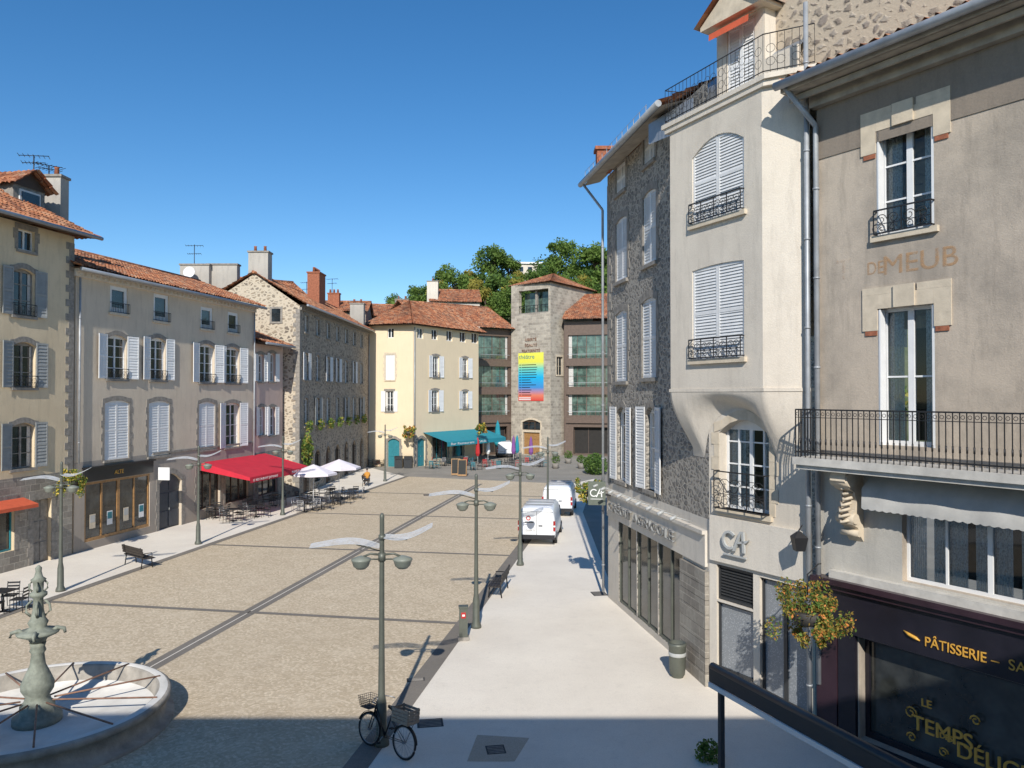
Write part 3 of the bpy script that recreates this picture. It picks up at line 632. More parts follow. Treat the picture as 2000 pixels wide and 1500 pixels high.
backhouse((-12.5,118),(-5,119),8,22,2.4,'plW','White house on the slope with tiled roof',ch=[(at(845,119),119,21.5,25.2,1.7,1,'plW',1)])
# ================================================================ HOUSE E
E1=Frame((-15.3,82.3),(-10.4,81.0)); E2=Frame((-10.4,81.0),(-4.0,91.7))
E=empty('corner_house',E2.M,'Pale yellow corner house with white shutters and tiled hipped roof','house')
window(E,E1,E1.r(753,693,771,742),0,'closed','white','stoneL',pitch=.14)
window(E,E1,E1.r(753,764,769,804),0,'open','white','stone',2,3,pitch=.14,rail='x')
for x in (763,): window(E,E1,E1.r(x-6,641,x+6,660),0,'','',None,2,1,curt=0,sill=False)
q=E1.r(757,858,780,905); door(E,E1,(q[0],0,q[2],3),0.3,'teal','stone')
for x in (822,850,879,905,928): window(E,E2,E2.r(x-7,641+(x-822)*.09,x+5,661+(x-822)*.09),0,'','',None,2,1,curt=0,sill=False)
for a,b_,c_,e_ in ((845,695,858,737),(903,699,914,738),(843,762,857,804),(903,764,914,798)): window(E,E2,E2.r(a,b_,c_,e_),0.1,'open','white','stone',2,3,pitch=.14,sw=.75,rail='x')
q=E2.r(815,858,831,905); door(E,E2,(q[0],0,q[2],3),.3,'teal','stone')
for a,b_ in ((845,875),(885,905)):
    q=E2.r(a,860,b_,900); window(E,E2,(q[0],.6,q[2],3),0,'','','stone',3,1,'teal',name='shop_window',glass='shopglass',curt=0,sill=False)
wall(E,E1,15.1,'plE'); wall(E,E2,15.1,'plE')
e=MB(); 
for a,b_ in (((-4,91.7),(-9,97.5)),((-9,97.5),(-15.8,90)),((-15.8,90),(-15.3,82.3))): e.poly([(a[0],a[1],0),(b_[0],b_[1],0),(b_[0],b_[1],15.1),(a[0],a[1],15.1)],'plE')
add('rear_wall',e,E,Matrix())
r=MB(); P=[(-16,81.8,15.1),(-10.4,80.0,15.1),(-3.0,92,15.1),(-9,98.6,15.1),(-16.6,90,15.1)]; R1=(-11.6,87,18.3); R2=(-8.6,92,18.3)
patch(r,P[0],P[1],R1,R1); patch(r,P[1],P[2],R2,R1); patch(r,P[2],P[3],R2,R2); patch(r,P[4],P[0],R1,R1); patch(r,P[3],P[4],R1,R2)
r.poly([(p[0],p[1],p[2]-.08) for p in P],'woodd'); add('roof',r,E,Matrix())
pipe(E,E2,.1,.2,14.8,.1,'pipe'); quoins(E,E2,0,1,0,3.6)
aw=MB(); x0=E2.q(826,850)[0]; x1=E2.W+1.0
for i in range(10):
    xa,xb=x0+(x1-x0)*i/10,x0+(x1-x0)*(i+1)/10; aw.poly([(xa,-.02,3.6),(xb,-.02,3.6),(xb,-3.2,2.65),(xa,-3.2,2.65)],'tealaw'); aw.poly([(xa,-3.2,2.65),(xb,-3.2,2.65),(xb,-3.22,2.2),(xa,-3.22,2.2)],'tealaw')
awo=add('awning',aw,E,E2.M); text(awo,E2.at(x0+.6,-3.24,2.32),'Bar Restaurant   L\'AUB',.36,'white',.003,7)
# ================================================================ TOWN HALL + TOWER
H1=Frame((-11,92.5),(-.1,99.8)); Hh=empty('town_hall',H1.M,'Modern town hall wings with brown ribbon windows and tiled roofs','building')
def ribbons(F,b,x0,x1):
    for z0,z1 in ((12.2,15.2),(8.6,11.4),(5.0,7.8)):
        n=int((x1-x0)/1.1); window(b,F,(x0,z0,x1,z1),0,'','',None,n,2,'brown',rec=.25,glass='glassG',curt=.05,sill=False,name='ribbon_window')
        s=MB(); s.box(x0-.2,-.25,z0-.9,x1+.2,-.003,z0-.15,'brown'); add('spandrel',s,b,F.M)
        rl=MB()
        for k in range(n*2+1):
            xx=x0+(x1-x0)*k/(n*2); rl.box(xx-.02,-.22,z0-.15,xx+.02,-.19,z0+.55,'brown')
        rl.box(x0,-.23,z0+.551,x1,-.18,z0+.6,'pipe'); add('guard_rail',rl,b,F.M)
ribbons(H1,Hh,5.5,H1.W-.4)
window(Hh,H1,(6,.2,H1.W-.6,3.6),0,'','',None,4,1,'brown',glass='dark',curt=0,sill=False,rec=.6)
wall(Hh,H1,16.1,'brown',extra=shell(12,16.1,H1.W,'brown')); eaves(Hh,H1,-.3,H1.W+.2,16.2,12,3.4,.9,'brown',False)
H2=Frame((6.6,97.3),(17.5,94.3)); ribbons(H2,Hh,.5,H2.W-.3)
window(Hh,H2,(1.2,.2,H2.W-1,3.6),0,'','',None,5,1,'brown',glass='dark',curt=0,sill=False,rec=.6)
wall(Hh,H2,16.9,'brown',extra=shell(12,16.9,H2.W,'brown')); eaves(Hh,H2,-.1,H2.W+.3,17.2,12,3.8,.9,'brown',False)
T1=Frame((-.1,99.5),(4.8,95.6)); T2=Frame((4.8,95.6),(11.0,104.5))
Tw=empty('stone_tower',T1.M,'Square basalt tower with loggia, banner and low tiled roof','tower')
q=T1.r(1013,566,1071,612); T1.ops.append((q[0],q[1],q[2],q[3],0))
lg=MB(); lg.box(q[0],.0,q[1],q[2],.12,q[1]+.12,'stone'); lg.box((q[0]+q[2])/2-.15,.6,q[1],(q[0]+q[2])/2+.15,.9,q[3],'stone'); lg.box(q[0],2.5,q[1],q[2],2.6,q[3],'dark')
for i in range(9): x=q[0]+(q[2]-q[0])*i/8; lg.box(x-.03,.1,q[1],x+.03,.14,q[1]+1.0,'iron')
lg.box(q[0],.08,q[1]+1,q[2],.16,q[1]+1.06,'iron'); lg.box(q[0]+.1,1.2,q[1],q[2]-.1,1.25,q[3]-.2,'glassG'); add('loggia',lg,Tw,T1.M)
q=T1.r(1021,790,1054,860); do=door(Tw,T1,(q[0]+.1,0.1,q[2],2.9),0,'wood','stoneL')
window(Tw,T1,(q[0]-.1,3.2,q[2]+.1,4.5),.4,'','','stoneL',3,2,'woodd',curt=0,sill=False)
window(Tw,T2,T2.r(1087,697,1099,733),0,'','','stoneL',2,2,'stoneL',curt=0)
wall(Tw,T1,21.8,'ashT',th=.6); wall(Tw,T2,21.8,'ashT')
r=MB(); A1,A2,A3=V((-.5,99.9,21.8)),V((4.8,95.0,21.8)),V((11.6,104.7,21.8)); A4=A1+A3-A2; top=(A1+A3)/2+V((0,0,2.0))
for a,b_ in ((A1,A2),(A2,A3),(A3,A4),(A4,A1)): patch(r,a,b_,top,top)
r.poly([p-V((0,0,.1)) for p in (A1,A2,A3,A4)],'woodd'); add('roof',r,Tw,Matrix())
def banner_mat():
    m,nt,b=newmat('banner_gradient'); v=coords(nt); sp=nt.nodes.new('ShaderNodeSeparateXYZ'); nt.links.new(v,sp.inputs[0])
    c=ramp(nt,mth(nt,'DIVIDE',sp.outputs[2],6.0),[(0,(.62,.05,.04)),(.12,(.7,.2,.12)),(.28,(.05,.25,.6)),(.5,(.0,.42,.75)),(.68,(.15,.6,.5)),(.82,(.75,.72,.08)),(1,(.8,.78,.1))])
    nt.links.new(c,b.inputs['Base Color']); b.inputs['Roughness'].default_value=.8; return m
mt['banner']=banner_mat()
q=T1.r(1013,689,1062,783); bn=MB(); w=q[2]-q[0]; bn.box(0,-.06,0,w,-.03,q[3]-q[1],'banner')
for i in range(13):
    z=.7+i*.32; bn.box(.55,-.066,z,.55+w*R.uniform(.3,.62),-.061,z+.09,'black'); bn.box(.15,-.066,z,.45,-.061,z+.09,'black')
for i in range(2): bn.box(.1,-.066,.1+i*.22,w*.5,-.061,.22+i*.22,'white')
bo=add('banner',bn,None,T1.at(q[0],0,q[1]),'Tall theatre season banner fading yellow blue and red on the tower','banner'); text(bo,T1.at(q[0]+.1,-.07,q[3]-.75),'théâtre',.75,'teal',.003,w*.62)
tx=(q[0]+q[2])/2
for i,s in enumerate(('LIBERTÉ','ÉGALITÉ','FRATERNITÉ')): 
    z=T1.q(1038,662+i*11)[1]; text(Tw,T1.at(tx,-.06,z-.25),s,.52,'rust',.02,align='CENTER')
# ================================================================ STONE BUILDING F + BANK
FF=Frame((3.62,29.0),(5.15,20.1)); FK=Frame((5.15,20.1),(6.78,17.4))
Fb=empty('bank_building',FF.M,'Tall basalt rubble building with white shutters above a bank branch','building')
for r in ((1203,320,1222,375),(1257,250,1279,318)): window(Fb,FF,FF.r(*r),0,'closed','whitew','stone',pitch=.09,rec=.08)
for r in ((1203,425,1225,548),(1256,372,1282,515),(1203,607,1225,745),(1254,582,1282,738)): window(Fb,FF,FF.r(*r),.12,'closed','whitew','stone',pitch=.09,rec=.1)
for r in ((1205,795,1224,940),(1261,795,1281,958)): window(Fb,FF,FF.r(*r),.25,'open','whitew','stone',2,4,pitch=.09,sw=.62)
g0=FF.q(1208,1100)[0]; g1=FF.q(1334,1150)[0]
for i in range(3):
    a=g0+(g1-g0)*i/3; window(Fb,FF,(a+.03,.2,a+(g1-g0)/3-.03,3.08),0,'','',None,2,1,'lamp',name='shop_window',glass='shopglass',curt=0,sill=False,rec=.06,t=.045)
wall(Fb,FF,15.9,'rubF',gm='plW',gz=4.35,th=.12,extra=lambda w:(w.poly([(0,0,0),(0,9,0),(0,9,15.9),(0,0,15.9)],'rubF')))
quoins(Fb,FF,0,1,4.3,15.7,'stone')
pl=MB(); z=0
while z<3.0: pl.box(g1+.05,-.12,z,FF.W-.02,-.004,z+.36,'ash'); z+=.375
add('pilaster',pl,Fb,FF.M)
fs=MB(); fs.box(.1,-.08,3.1,FF.W-.1,-.004,3.95,'plW'); fs.box(.1,-.16,3.95,FF.W-.1,-.004,4.05,'plW'); fo=add('shop_fascia',fs,Fb,FF.M)
text(fo,FF.at(.6,-.17,3.38),'CRÉDIT AGRICOLE',.44,'letterd',.035,FF.W-2.7)
for i in range(9):
    sp=MB(); x=.5+i*.95; sp.tube([(x,-.08,4.15),(x,-.6,4.3)],.015,'signgrey',5); sp.tube([(x,-.55,4.3),(x,-.72,4.22)],.05,'signgrey',8)
    add('spotlight',sp,Fb,FF.M)
ro=MB(); ro.poly([(-1.0,-.7,15.75),(FF.W-1.5,-.7,15.75),(FF.W-1.5,0,15.95),(-1.0,0,15.95)],'soffit'); patch(ro,(-1.0,-.75,15.85),(FF.W-1.5,-.75,15.85),(FF.W-1.5,4,18.0),(-1.0,4,18.0)); add('roof',ro,Fb,FF.M)
gutter(Fb,FF,-1.0,FF.W-1.5,-.8,15.8,'pipe',.1); pipe(Fb,FF,-.05,.2,14.6,.18,'pipe',.05,top=(-.6,.75,1.1))
sr=MB()
for i in range(13): x=-1+i*.58; sr.tube([(x,-.6,15.9),(x,-.6,16.35)],.012,'pipe',4)
for z in (16.1,16.34): sr.tube([(-1,-.6,z),(6.0,-.6,z)],.008,'pipe',4)
add('snow_guard',sr,Fb,FF.M); chimney(Fb,at(1180,28.4),28.4,15.9,16.65,.55,.5,'brick',0)
# bank corner wall
q=FK.r(1405,820,1503,1000); window(Fb,FK,q,.35,'','','stoneL',4,4,'white',rec=.3,rail='tall',inner='clear')
window(Fb,FK,(.25,2.35,1.45,3.25),0,'','',None,1,12,'anth',glass='dark',curt=0,sill=False,rec=.1,name='vent_grille')
window(Fb,FK,(.25,.55,1.45,2.3),0,'','',None,1,1,'anth',glass='dots',curt=0,sill=False,rec=.1,name='shop_window')
window(Fb,FK,(1.65,.1,3.0,3.2),0,'','',None,2,1,'anth',glass='dots',curt=0,sill=False,rec=.12,name='shop_window')
wall(Fb,FK,14.8,'plO',gm='plW',gz=4.45)
kf=MB(); kf.box(.1,-.1,3.35,FK.W-.05,-.004,4.5,'plW'); ko=add('shop_fascia',kf,Fb,FK.M)
def logo(mb,s,m,y0=-.02,y1=.02):
    def arc(c,r0,r1,a0,a1,n=14):
        for i in range(n):
            t0=a0+(a1-a0)*i/n; t1=a0+(a1-a0)*(i+1)/n
            o=[(c[0]+r*math.cos(t),c[1]+r*math.sin(t)) for r,t in ((r0,t0),(r1,t0),(r1,t1),(r0,t1))]
            mb.rings([[(x*s,y0,z*s) for x,z in o],[(x*s,y1,z*s) for x,z in o]],m,True,True,False)
    def quad(o): mb.rings([[(x*s,y0,z*s) for x,z in o],[(x*s,y1,z*s) for x,z in o]],m,True,True,False)
    arc((-.28,0),.28,.38,.7,5.4); quad([(-.1,-.4),(.02,-.4),(.39,.42),(.28,.42)]); quad([(.42,-.4),(.53,-.4),(.48,.42),(.37,.42)]); quad([(.12,-.1),(.6,.0),(.75,.14),(.2,.0)]); quad([(-.6,-.62),(.6,-.62),(.6,-.57),(-.6,-.57)])
lg=MB(); logo(lg,.62,'signgrey',-.03,.03); q=FK.q(1445,1080); add('bank_logo',lg,ko,FK.at(q[0],-.18,3.98))
bs=MB(); bs.box(-.55,-.05,0,.0,.05,.75,'olive'); bs.box(0,-.02,.3,.25,.02,.36,'iron')
F0=T(3.45,28.4,3.55,-.12); bso=add('blade_sign',bs,Fb,F0@Matrix.Scale(1.15,4)); l2=MB(); logo(l2,.38,'white',-.01,.01); add('bank_logo',l2,bso,F0@Matrix.Translation((-.32,-.07,.45)))
# ---- ORIEL
P0=(4.98,21.15);P1=(4.34,21.0);P2=(5.85,17.9);P3=(6.78,17.4)
FO=Frame(P1,P2); FR=Frame(P2,P3)
zb,zt=7.75,14.8
window(Fb,FO,FO.r(1352,262,1453,425),.35,'closed','whitew',None,2,3,pitch=.075,rec=.22,rail='x'); window(Fb,FO,FO.r(1352,515,1453,700),0.05,'closed','whitew',None,2,3,pitch=.075,rec=.22,rail='x')
wall(Fb,FO,zt,'plO',z0=zb,name='oriel_wall'); wall(Fb,FR,zt,'plO',z0=zb,name='oriel_wall')
ob=MB(); ob.poly([(P0[0],P0[1],zb),(P1[0],P1[1],zb),(P1[0],P1[1],zt),(P0[0],P0[1],zt)],'plO')
def off(P,k,c=(5.9,19.6)): return (c[0]+(P[0]-c[0])*k,c[1]+(P[1]-c[1])*k)
IN=[(7.4,18.6),(6.2,21.5)]
def ring(k,z): return [(*off(p,k),z) for p in (P0,P1,P2,P3)]+[(x,y,z) for x,y in IN]
for k,z0,z1 in ((1.025,zb-.06,zb+.02),(1.08,zt,zt+.14),(1.13,zt+.14,zt+.26)): ob.rings([ring(k,z0),ring(k,z1)],'plO',True,True,False)
add('oriel_moulding',ob,Fb,Matrix())
# flared corbel: rounded belly under the oriel that tapers in an S-curve onto the wall, arched over the window
def lerp(a,b_,t): return tuple(x+(y-x)*t for x,y in zip(a,b_))
co=MB()
outer=[P0,P1,P2,P3]
inn_mid=(5.14,20.1)
def wallpt(i,t):
    if i==0: return lerp((4.975,21.12),(5.0,20.95),t)
    if i==1:
        return lerp((5.0,20.95),inn_mid,t/.22) if t<.22 else lerp(inn_mid,(6.42,18.0),(t-.22)/.78)
    return lerp((6.42,18.0),(6.80,17.42),t)
cols=[]; N=18; ztop=zb-.06
for i in range(3):
    n=(6,40,10)[i]
    for k in range(n+(1 if i==2 else 0)):
        t=k/n; o=lerp(outer[i],outer[i+1],t); o=off(o,1.012); w_=wallpt(i,t)
        zl=5.95
        if i==1:
            q_=(t-.54)/.37
            if abs(q_)<1: zl=5.95+1.32*math.sqrt(1-q_*q_)
        col=[]
        for j in range(N+1):
            s=j/N
            f=s*s*(3-2*s); f=f**.75 if s>.0 else 0
            p=lerp(w_,o,f); col.append((p[0],p[1],zl+(ztop-zl)*s))
        cols.append(col)
co.rings(cols,'plO',False,False,True)
add('oriel_corbel',co,Fb,Matrix())
bl=MB(); pts=[off(p,1.07) for p in (P0,P1,P2,P3)]
for a,b_ in zip(pts[:-1],pts[1:]):
    A_=V((*a,zt+.26));B_=V((*b_,zt+.26)); L=(B_-A_).length
    for z in (.08,.95): bl.tube([A_+V((0,0,z)),B_+V((0,0,z))],.014,'iron',5)
    k=max(2,int(L/.15))
    for i in range(k+1):
        p=A_+(B_-A_)*i/k; bl.tube([p,p+V((0,0,.95))],.0065,'iron',4)
    u=(B_-A_).normalized(); m=max(1,int(L/.5))
    for i in range(m):
        c=A_+u*(L*(i+.5)/m)
        for sx,cz in ((-.11,.6),(.11,.6),(-.11,.3),(.11,.3)):
            pp=[]
            for j in range(13):
                t=j/12*math.pi*2; rr=.1; pp.append(c+u*(sx+math.cos(t)*rr)+V((0,0,cz+math.sin(t)*rr)))
            bl.tube(pp,.006,'iron',4)
add('railing',bl,Fb,Matrix())
FAt=Frame((4.95,20.9),(6.75,18.0))
q=FAt.r(1420,45,1474,190); wd=window(Fb,FAt,(q[0],15.0,q[2],17.1),0,'closed','white',None,2,3,rec=.1,pitch=.08,sill=False)
wall(Fb,FAt,17.2,'plO',z0=15.0,W0=q[0]-.35,W1=q[2]+.3,name='dormer_wall')
dm=MB(); x0,x1=q[0]-.6,q[2]+.5; xm=(x0+x1)/2
dm.rings([[(x0,-.35,17.2),(x1,-.35,17.2),(x1,-.35,17.3),(xm,-.35,18.0),(x0,-.35,17.3)],[(x0,3,17.2),(x1,3,17.2),(x1,3,17.3),(xm,3,18.0),(x0,3,17.3)]],'stoneL',True,True,False)
dm.poly([(x0-.1,-.5,17.28),(xm,-.5,18.1),(xm,3,18.1),(x0-.1,3,17.28)],'tile'); dm.poly([(x1+.1,-.5,17.28),(xm,-.5,18.1),(xm,3,18.1),(x1+.1,3,17.28)],'tile')
dm.box(x0+.25,0.02,15,x0+.27,2,17.2,'plO'); dm.box(x1-.22,.02,15,x1-.2,2,17.2,'plO')
add('dormer_roof',dm,Fb,FAt.M)
ow=MB(); ow.poly([(q[0]-.2,-.1,17.15),(q[2]+.2,-.1,17.15),(q[2]+.2,-.45,16.95),(q[0]-.2,-.45,16.95)],'orange'); ow.poly([(q[0]-.2,-.45,16.95),(q[2]+.2,-.45,16.95),(q[2]+.2,-.46,16.78),(q[0]-.2,-.46,16.78)],'orange'); add('awning',ow,Fb,FAt.M)
zr=MB(); zr.poly([(-1.9,.1,15.6),(q[0]-.3,.1,15.9),(q[0]-.3,1.8,17.3),(-1.9,1.8,16.6)],'zinc'); zr.poly([(-1.9,.1,15.0),(q[0]-.3,.1,15.0),(q[0]-.3,.1,15.9),(-1.9,.1,15.6)],'zinc'); zr.poly([(q[2]+.3,.1,15.9),(3.4,.1,15.9),(3.4,1.8,17.4),(q[2]+.3,1.8,17.4)],'zinc'); zr.box(q[2]+.3,0,15,3.4,.1,15.9,'plO'); add('zinc_roof',zr,Fb,FAt.M)
FT=Frame((6.5,19.2),(12,10.6)); tl=MB(); tb=empty('tall_stone_house',FT.M,'High rubble-stone gable rising behind the rendered house','house')
wall(tb,FT,24,'rubT',z0=9)
tl.poly([(0,0,9),(0,6,9),(0,6,24),(0,0,24)],'rubT'); add('side_wall',tl,tb,FT.M)
# ================================================================ HOUSE G
FG=Frame((6.88,17.25),(12.2,8.85)); G=empty('rendered_house',FG.M,'Taupe rendered house with balcony above a dark pastry shop','house')
for a,b_,y0,y1,nm in ((1712,1824,240,452,0),(1716,1826,598,872,1)):
    q=FG.r(a,y0,b_,y1); wo=window(G,FG,q,0,'','white',None,2,3 if nm==0 else 2,'white',rec=.22,inner='clear',rail='x' if nm==0 else '',sill=nm==0,t=.07)
    M=FG.at(q[0],0,q[1]); W=q[2]-q[0]; H_=q[3]-q[1]
    sf=MB(); sf.box(0,-.0,0,.03,.17,H_-.02,'white'); sf.box(.032,-.02,0,.06,.16,H_-.02,'white'); add('folded_shutter',sf,wo,M)
    sf=MB(); sf.box(W-.05,-.0,0,W-.0,.17,H_-.02,'white'); add('folded_shutter',sf,wo,M)
    su=MB(); 
    su.box(-.34,-.03,H_-.45,-.004,-.003,H_+.30,'stoneL'); su.box(W+.004,-.03,H_-.45,W+.34,-.003,H_+.30,'stoneL'); su.box(-.34,-.03,H_+.302,-.004+.35,-.003,H_+.45,'stoneL')
    su.box(-.002,-.03,H_,W+.002,-.003,H_+.30,'stoneL'); su.box(W/2-.22,-.07,H_-.0,W/2+.22,-.031,H_+.45,'stoneL'); su.box(W-.33,-.03,H_+.302,W+.34,-.003,H_+.45,'stoneL')
    for x in (-.28,W+.03): su.box(x,-.025,H_-.55,x+.26,-.003,H_-.455,'brick')
    add('surround',su,wo,M)
zb2=FG.q(1610,890)[1]
q=FG.r(1762,990,1990,1165); u0=q[0]; zz0,zz1=FG.q(1762,1135)[1],FG.q(1762,985)[1]
window(G,FG,(u0,zz0,u0+3.2,zz1),0,'','',None,4,1,'white',rec=.2,inner='clear',sill=False,t=.05,curtains=4)
sl=MB(); sl.box(.35,-.16,zz0-.22,9,-.003,zz0-.05,'slab'); add('sill_band',sl,G,FG.M)
window(G,FG,(.95,.3,4.6,2.45),0,'','',None,1,1,'purple',rec=.25,glass='shopglass',curt=0,sill=False,name='shop_window',t=.1)
wall(G,FG,14.35,'plG',gm='plGl',gz=zb2-.1)
ft=MB(); ft.box(.0,-.14,2.5,9,-.004,3.5,'purple'); ft.box(-.03,-.3,3.5,9,-.004,3.62,'plum'); ft.box(-.03,-.22,3.38,9,-.142,3.498,'plum')
ft.box(.0,-.12,0,.5,-.004,2.5,'plum'); ft.box(.52,-.1,0,.93,-.003,2.5,'purple'); ft.box(.95,-.1,0,4.6,-.004,.3,'purple'); ft.box(4.6,-.12,0,9,-.004,2.5,'purple'); fto=add('shopfront',ft,G,FG.M)
qa=FG.q(1806,1255,.15); qb=FG.q(1925,1270,.15); text(fto,FG.at(qa[0],-.16,qa[1]-.06),'PÂTISSERIE',.27,'gold',.008,qb[0]-qa[0]); text(fto,FG.at(qb[0]+.10,-.16,qa[1]-.06),'–  SALON DE THÉ',.27,'gold',.008)
wv=MB(); x=qa[0]-.42; z=qa[1]+.04; wv.tube([(x,-.16,z+.09),(x+.12,-.17,z+.04),(x+.25,-.16,z),(x+.33,-.16,z-.03)],[.01,.035,.035,.01],'gold',6); add('emblem',wv,fto,FG.M)
def logo_dir(s,px,py,size,wid=None):
    q=FG.q(px,py,-.16)
    for k in range(2): text(fto,FG.at(q[0]+k*.012,.165+k*.004,q[1]+k*.006),s,size,'gold',.006,wid)
logo_dir('LE',1798,1378,.22); logo_dir('TEMPS',1780,1422,.42); logo_dir('DES',1834,1440,.15); logo_dir('DÉLICES',1866,1476,.42)
for px_,py_,r_,f_ in ((1778,1392,.13,1),(1780,1440,.10,-1),(1905,1408,.10,-1),(1842,1470,.10,1)):
    ar=MB(); q=FG.q(px_,py_,-.16); scroll(ar,q[0],q[1],.17,r_,'gold',f_,.018); add('emblem',ar,fto,FG.M)
dkp=MB(); dkp.box(0.02,-.02,12.9,9,-.003,14.34,'plGd'); add('shaded_roughcast_band',dkp,G,FG.M)  # dark roughcast, with the shade below the eave also put into its colour
ev=MB(); 
ev.poly([(-.35,-.75,14.35),(9,-.75,14.35),(9,-.0,14.36),(-.35,-.0,14.36)],'soffit'); ev.box(-.35,-.8,14.36,9,-.74,14.55,'soffit'); ev.box(-.35,-.5,14.2,9,-.44,14.33,'soffit'); ev.box(-.05,-.2,14.05,9,-.003,14.33,'soffit')
patch(ev,(-.35,-.85,14.6),(9,-.85,14.6),(9,1.2,15.3),(-.35,1.2,15.3)); add('roof',ev,G,FG.M); gutter(G,FG,-.4,9,-.92,14.5,'pipe',.1)
pipe(G,FG,.06,1.2,13.6,.12,'pipe',.06,top=(-.3,.85,.9)); pipe(G,FG,-.14,.1,16.5,.18,'pipe',.055)
bc=MB(); bc.box(-.05,-.85,zb2-.16,9,-.003,zb2,'slab'); bc.box(-.0,-.78,zb2-.26,9,-.003,zb2-.162,'slab'); bo=add('balcony',bc,G,FG.M)
rb=MB(); L=9; y=-.8
for z in (.1,1.02): rb.box(0,y-.015,zb2+z,L,y+.015,zb2+z+.03,'iron'); rb.box(-.015,y+.016,zb2+z,.015,0,zb2+z+.03,'iron')
rb.box(0,y-.01,zb2+.86,L,y+.01,zb2+.875,'iron')
x=0
while x<L:
    rb.box(x-.008,y-.008,zb2+.0,x+.008,y+.008,zb2+1.02,'iron')
    rb.tube([(x+.055+.035*math.cos(t),y,zb2+.945+.035*math.sin(t)) for t in [k*math.pi/4 for k in range(9)]],.006,'iron',4)
    rb.tube([(x,y,zb2+.3),(x,y,zb2+.42)],.018,'iron',5)
    x+=.125
for k in range(7): rb.box(-.009,y+.1*k,zb2,.009,y+.1*k+.016,zb2+1.02,'iron')
add('railing',rb,bo,FG.M)
cs=MB(); q=FG.q(1672,930); x=q[0]; z1=zb2-.27
prof=[(.62,z1),(.66,z1-.18),(.5,z1-.34),(.32,z1-.42),(.26,z1-.6),(.30,z1-.8),(.42,z1-.95),(.38,z1-1.1),(.2,z1-1.18),(.12,z1-1.35),(.0,z1-1.5)]
w=.17
cs.rings([[(x-w,-y,z) for y,z in prof]+[(x-w,-.0,z1)],[(x+w,-y,z) for y,z in prof]+[(x+w,-.0,z1)]],'stoneL',True,True,False)
for cy,cz,r_ in ((.48,z1-.16,.15),(.32,z1-.98,.11),(.2,z1-1.3,.07)):
    cs.tube([(x-w-.04,-cy,cz),(x+w+.04,-cy,cz)],r_,'stoneL',14)
for k in range(7):
    t=k/6; cs.tube([(x-w*.7,-.36+.05*math.sin(t*6),z1-.3-.7*t),(x,-.5+.08*math.sin(t*6),z1-.36-.7*t),(x+w*.7,-.36+.05*math.sin(t*6),z1-.3-.7*t)],.035,'stoneL',6)
add('console',cs,bo,FG.M)
bd=MB(); u=FG.q(1702,960)[0]; za,zc=FG.q(1702,945,.35)[1],FG.q(1702,985,.35)[1]; n=60; r1=[];r2=[];r3=[]
for i in range(n*2+1):
    x=u+i*.04; d_=.004*(i%2)+.015*math.sin(i*.21); r1.append((x,-.05,za+.12)); r2.append((x,-.34-d_,za-.12)); r3.append((x,-.36-d_,zc-.1-.03*abs(math.sin(i*.8))))
bd.rings([r1,r2,r3],'blind',False,False,True); bd.poly([(u,-.05,za+.12),(u,-.34,za-.12),(u,-.36,zc-.1),(u,-.05,zc-.05)],'blind'); add('window_blind',bd,G,FG.M)
for s,px,py,sz,w,m_ in (('T',1632,548,.62,None,'text_pale'),('DE',1692,538,.38,.36,'text_rust'),('MEUB',1722,538,.56,1.5,'text_rust')):
    q=FG.q(px,py)
    for k in range(2): text(G,FG.at(q[0]+k*.02,-.004-k*.003,q[1]+k*.008),s,sz,m_,.0,w)
# ================================================================ HOUSE BEHIND THE VIEWER
FN=Frame((20,-.4),(-13,-.4)); N=empty('rear_house',FN.M,'Long rendered house closing the near end of the square','house')
for i in range(10): window(N,FN,(1+i*3.2,8,2.1+i*3.2,10),0,'','white','stone') if abs(20-1.5-i*3.2)>2.4 else None
wall(N,FN,12.3,'plB',extra=shell(8,12.3,FN.W,'plB'))
# ================================================================ STREET LAMPS
LT=empty('street_lamp',Matrix(),'Tall green-grey street lamp with two bowl lights and wavy glass panels','street lamp','street lamps around the square')
p=MB(); p.lathe([(.17,0),(.17,.08),(.12,.2),(.11,.9),(.075,1.1),(.06,2.5),(.05,4.9),(.055,4.95),(.03,5.02)],'lamp',12); p.lathe([(.08,3.98),(.08,4.16)],'lamp',12); p.lathe([(.075,4.45),(.075,4.55)],'lamp',12); add('pole',p,LT)
for s in (-1,1):
    a=MB(); a.tube([(s*.05,0,4.12),(s*.25,0,4.14),(s*.45,0,4.06)],.025,'lamp',6); a.tube([(s*.05,0,4.02),(s*.5,0,4.02)],.018,'lamp',6); ao=add('arm',a,LT)
    h=MB(); h.lathe([(.02,-.2),(.1,-.185),(.17,-.12),(.2,-.02),(.215,0),(.215,.03),(.12,.07),(.03,.1)],'bowl',16,(s*.45,0,4.0)); add('lamp_head',h,ao)
    w=MB(); r1=[];L=1.5 if s<0 else 1.05
    for i in range(17):
        t=i/16; x=s*(.05+L*t)
        z=4.30+.12*math.sin(t*2.9)+.02*math.sin(t*6) if s<0 else 4.52-.05*math.sin(t*4)+.20*t*t
        r1.append((x,z,(.7+.3*math.sin(t*3.14))))
    w.rings([[(x,-.16*k,z-.035*k),(x,.16*k,z+.035*k)] for x,z,k in r1],'wing',False,False)
    for sg_ in (-1,1): w.tube([(x,sg_*.165*k,z+sg_*.036*k) for x,z,k in r1],.007,'wingedge',4)
    w.tube([(s*.04,0,4.2 if s<0 else 4.48),(s*.55,0,4.34 if s<0 else 4.44)],.014,'lamp',5); add('glass_panel',w,LT)
lps=[gp(745,1455),gp(930,1226),gp(1016,1104),gp(1070,1012),gp(118,1155),gp(387,1063),gp(552,1006),gp(752,940)]
rz0=[0.05,.0,.1,.0,.0,.1,.05,.0]
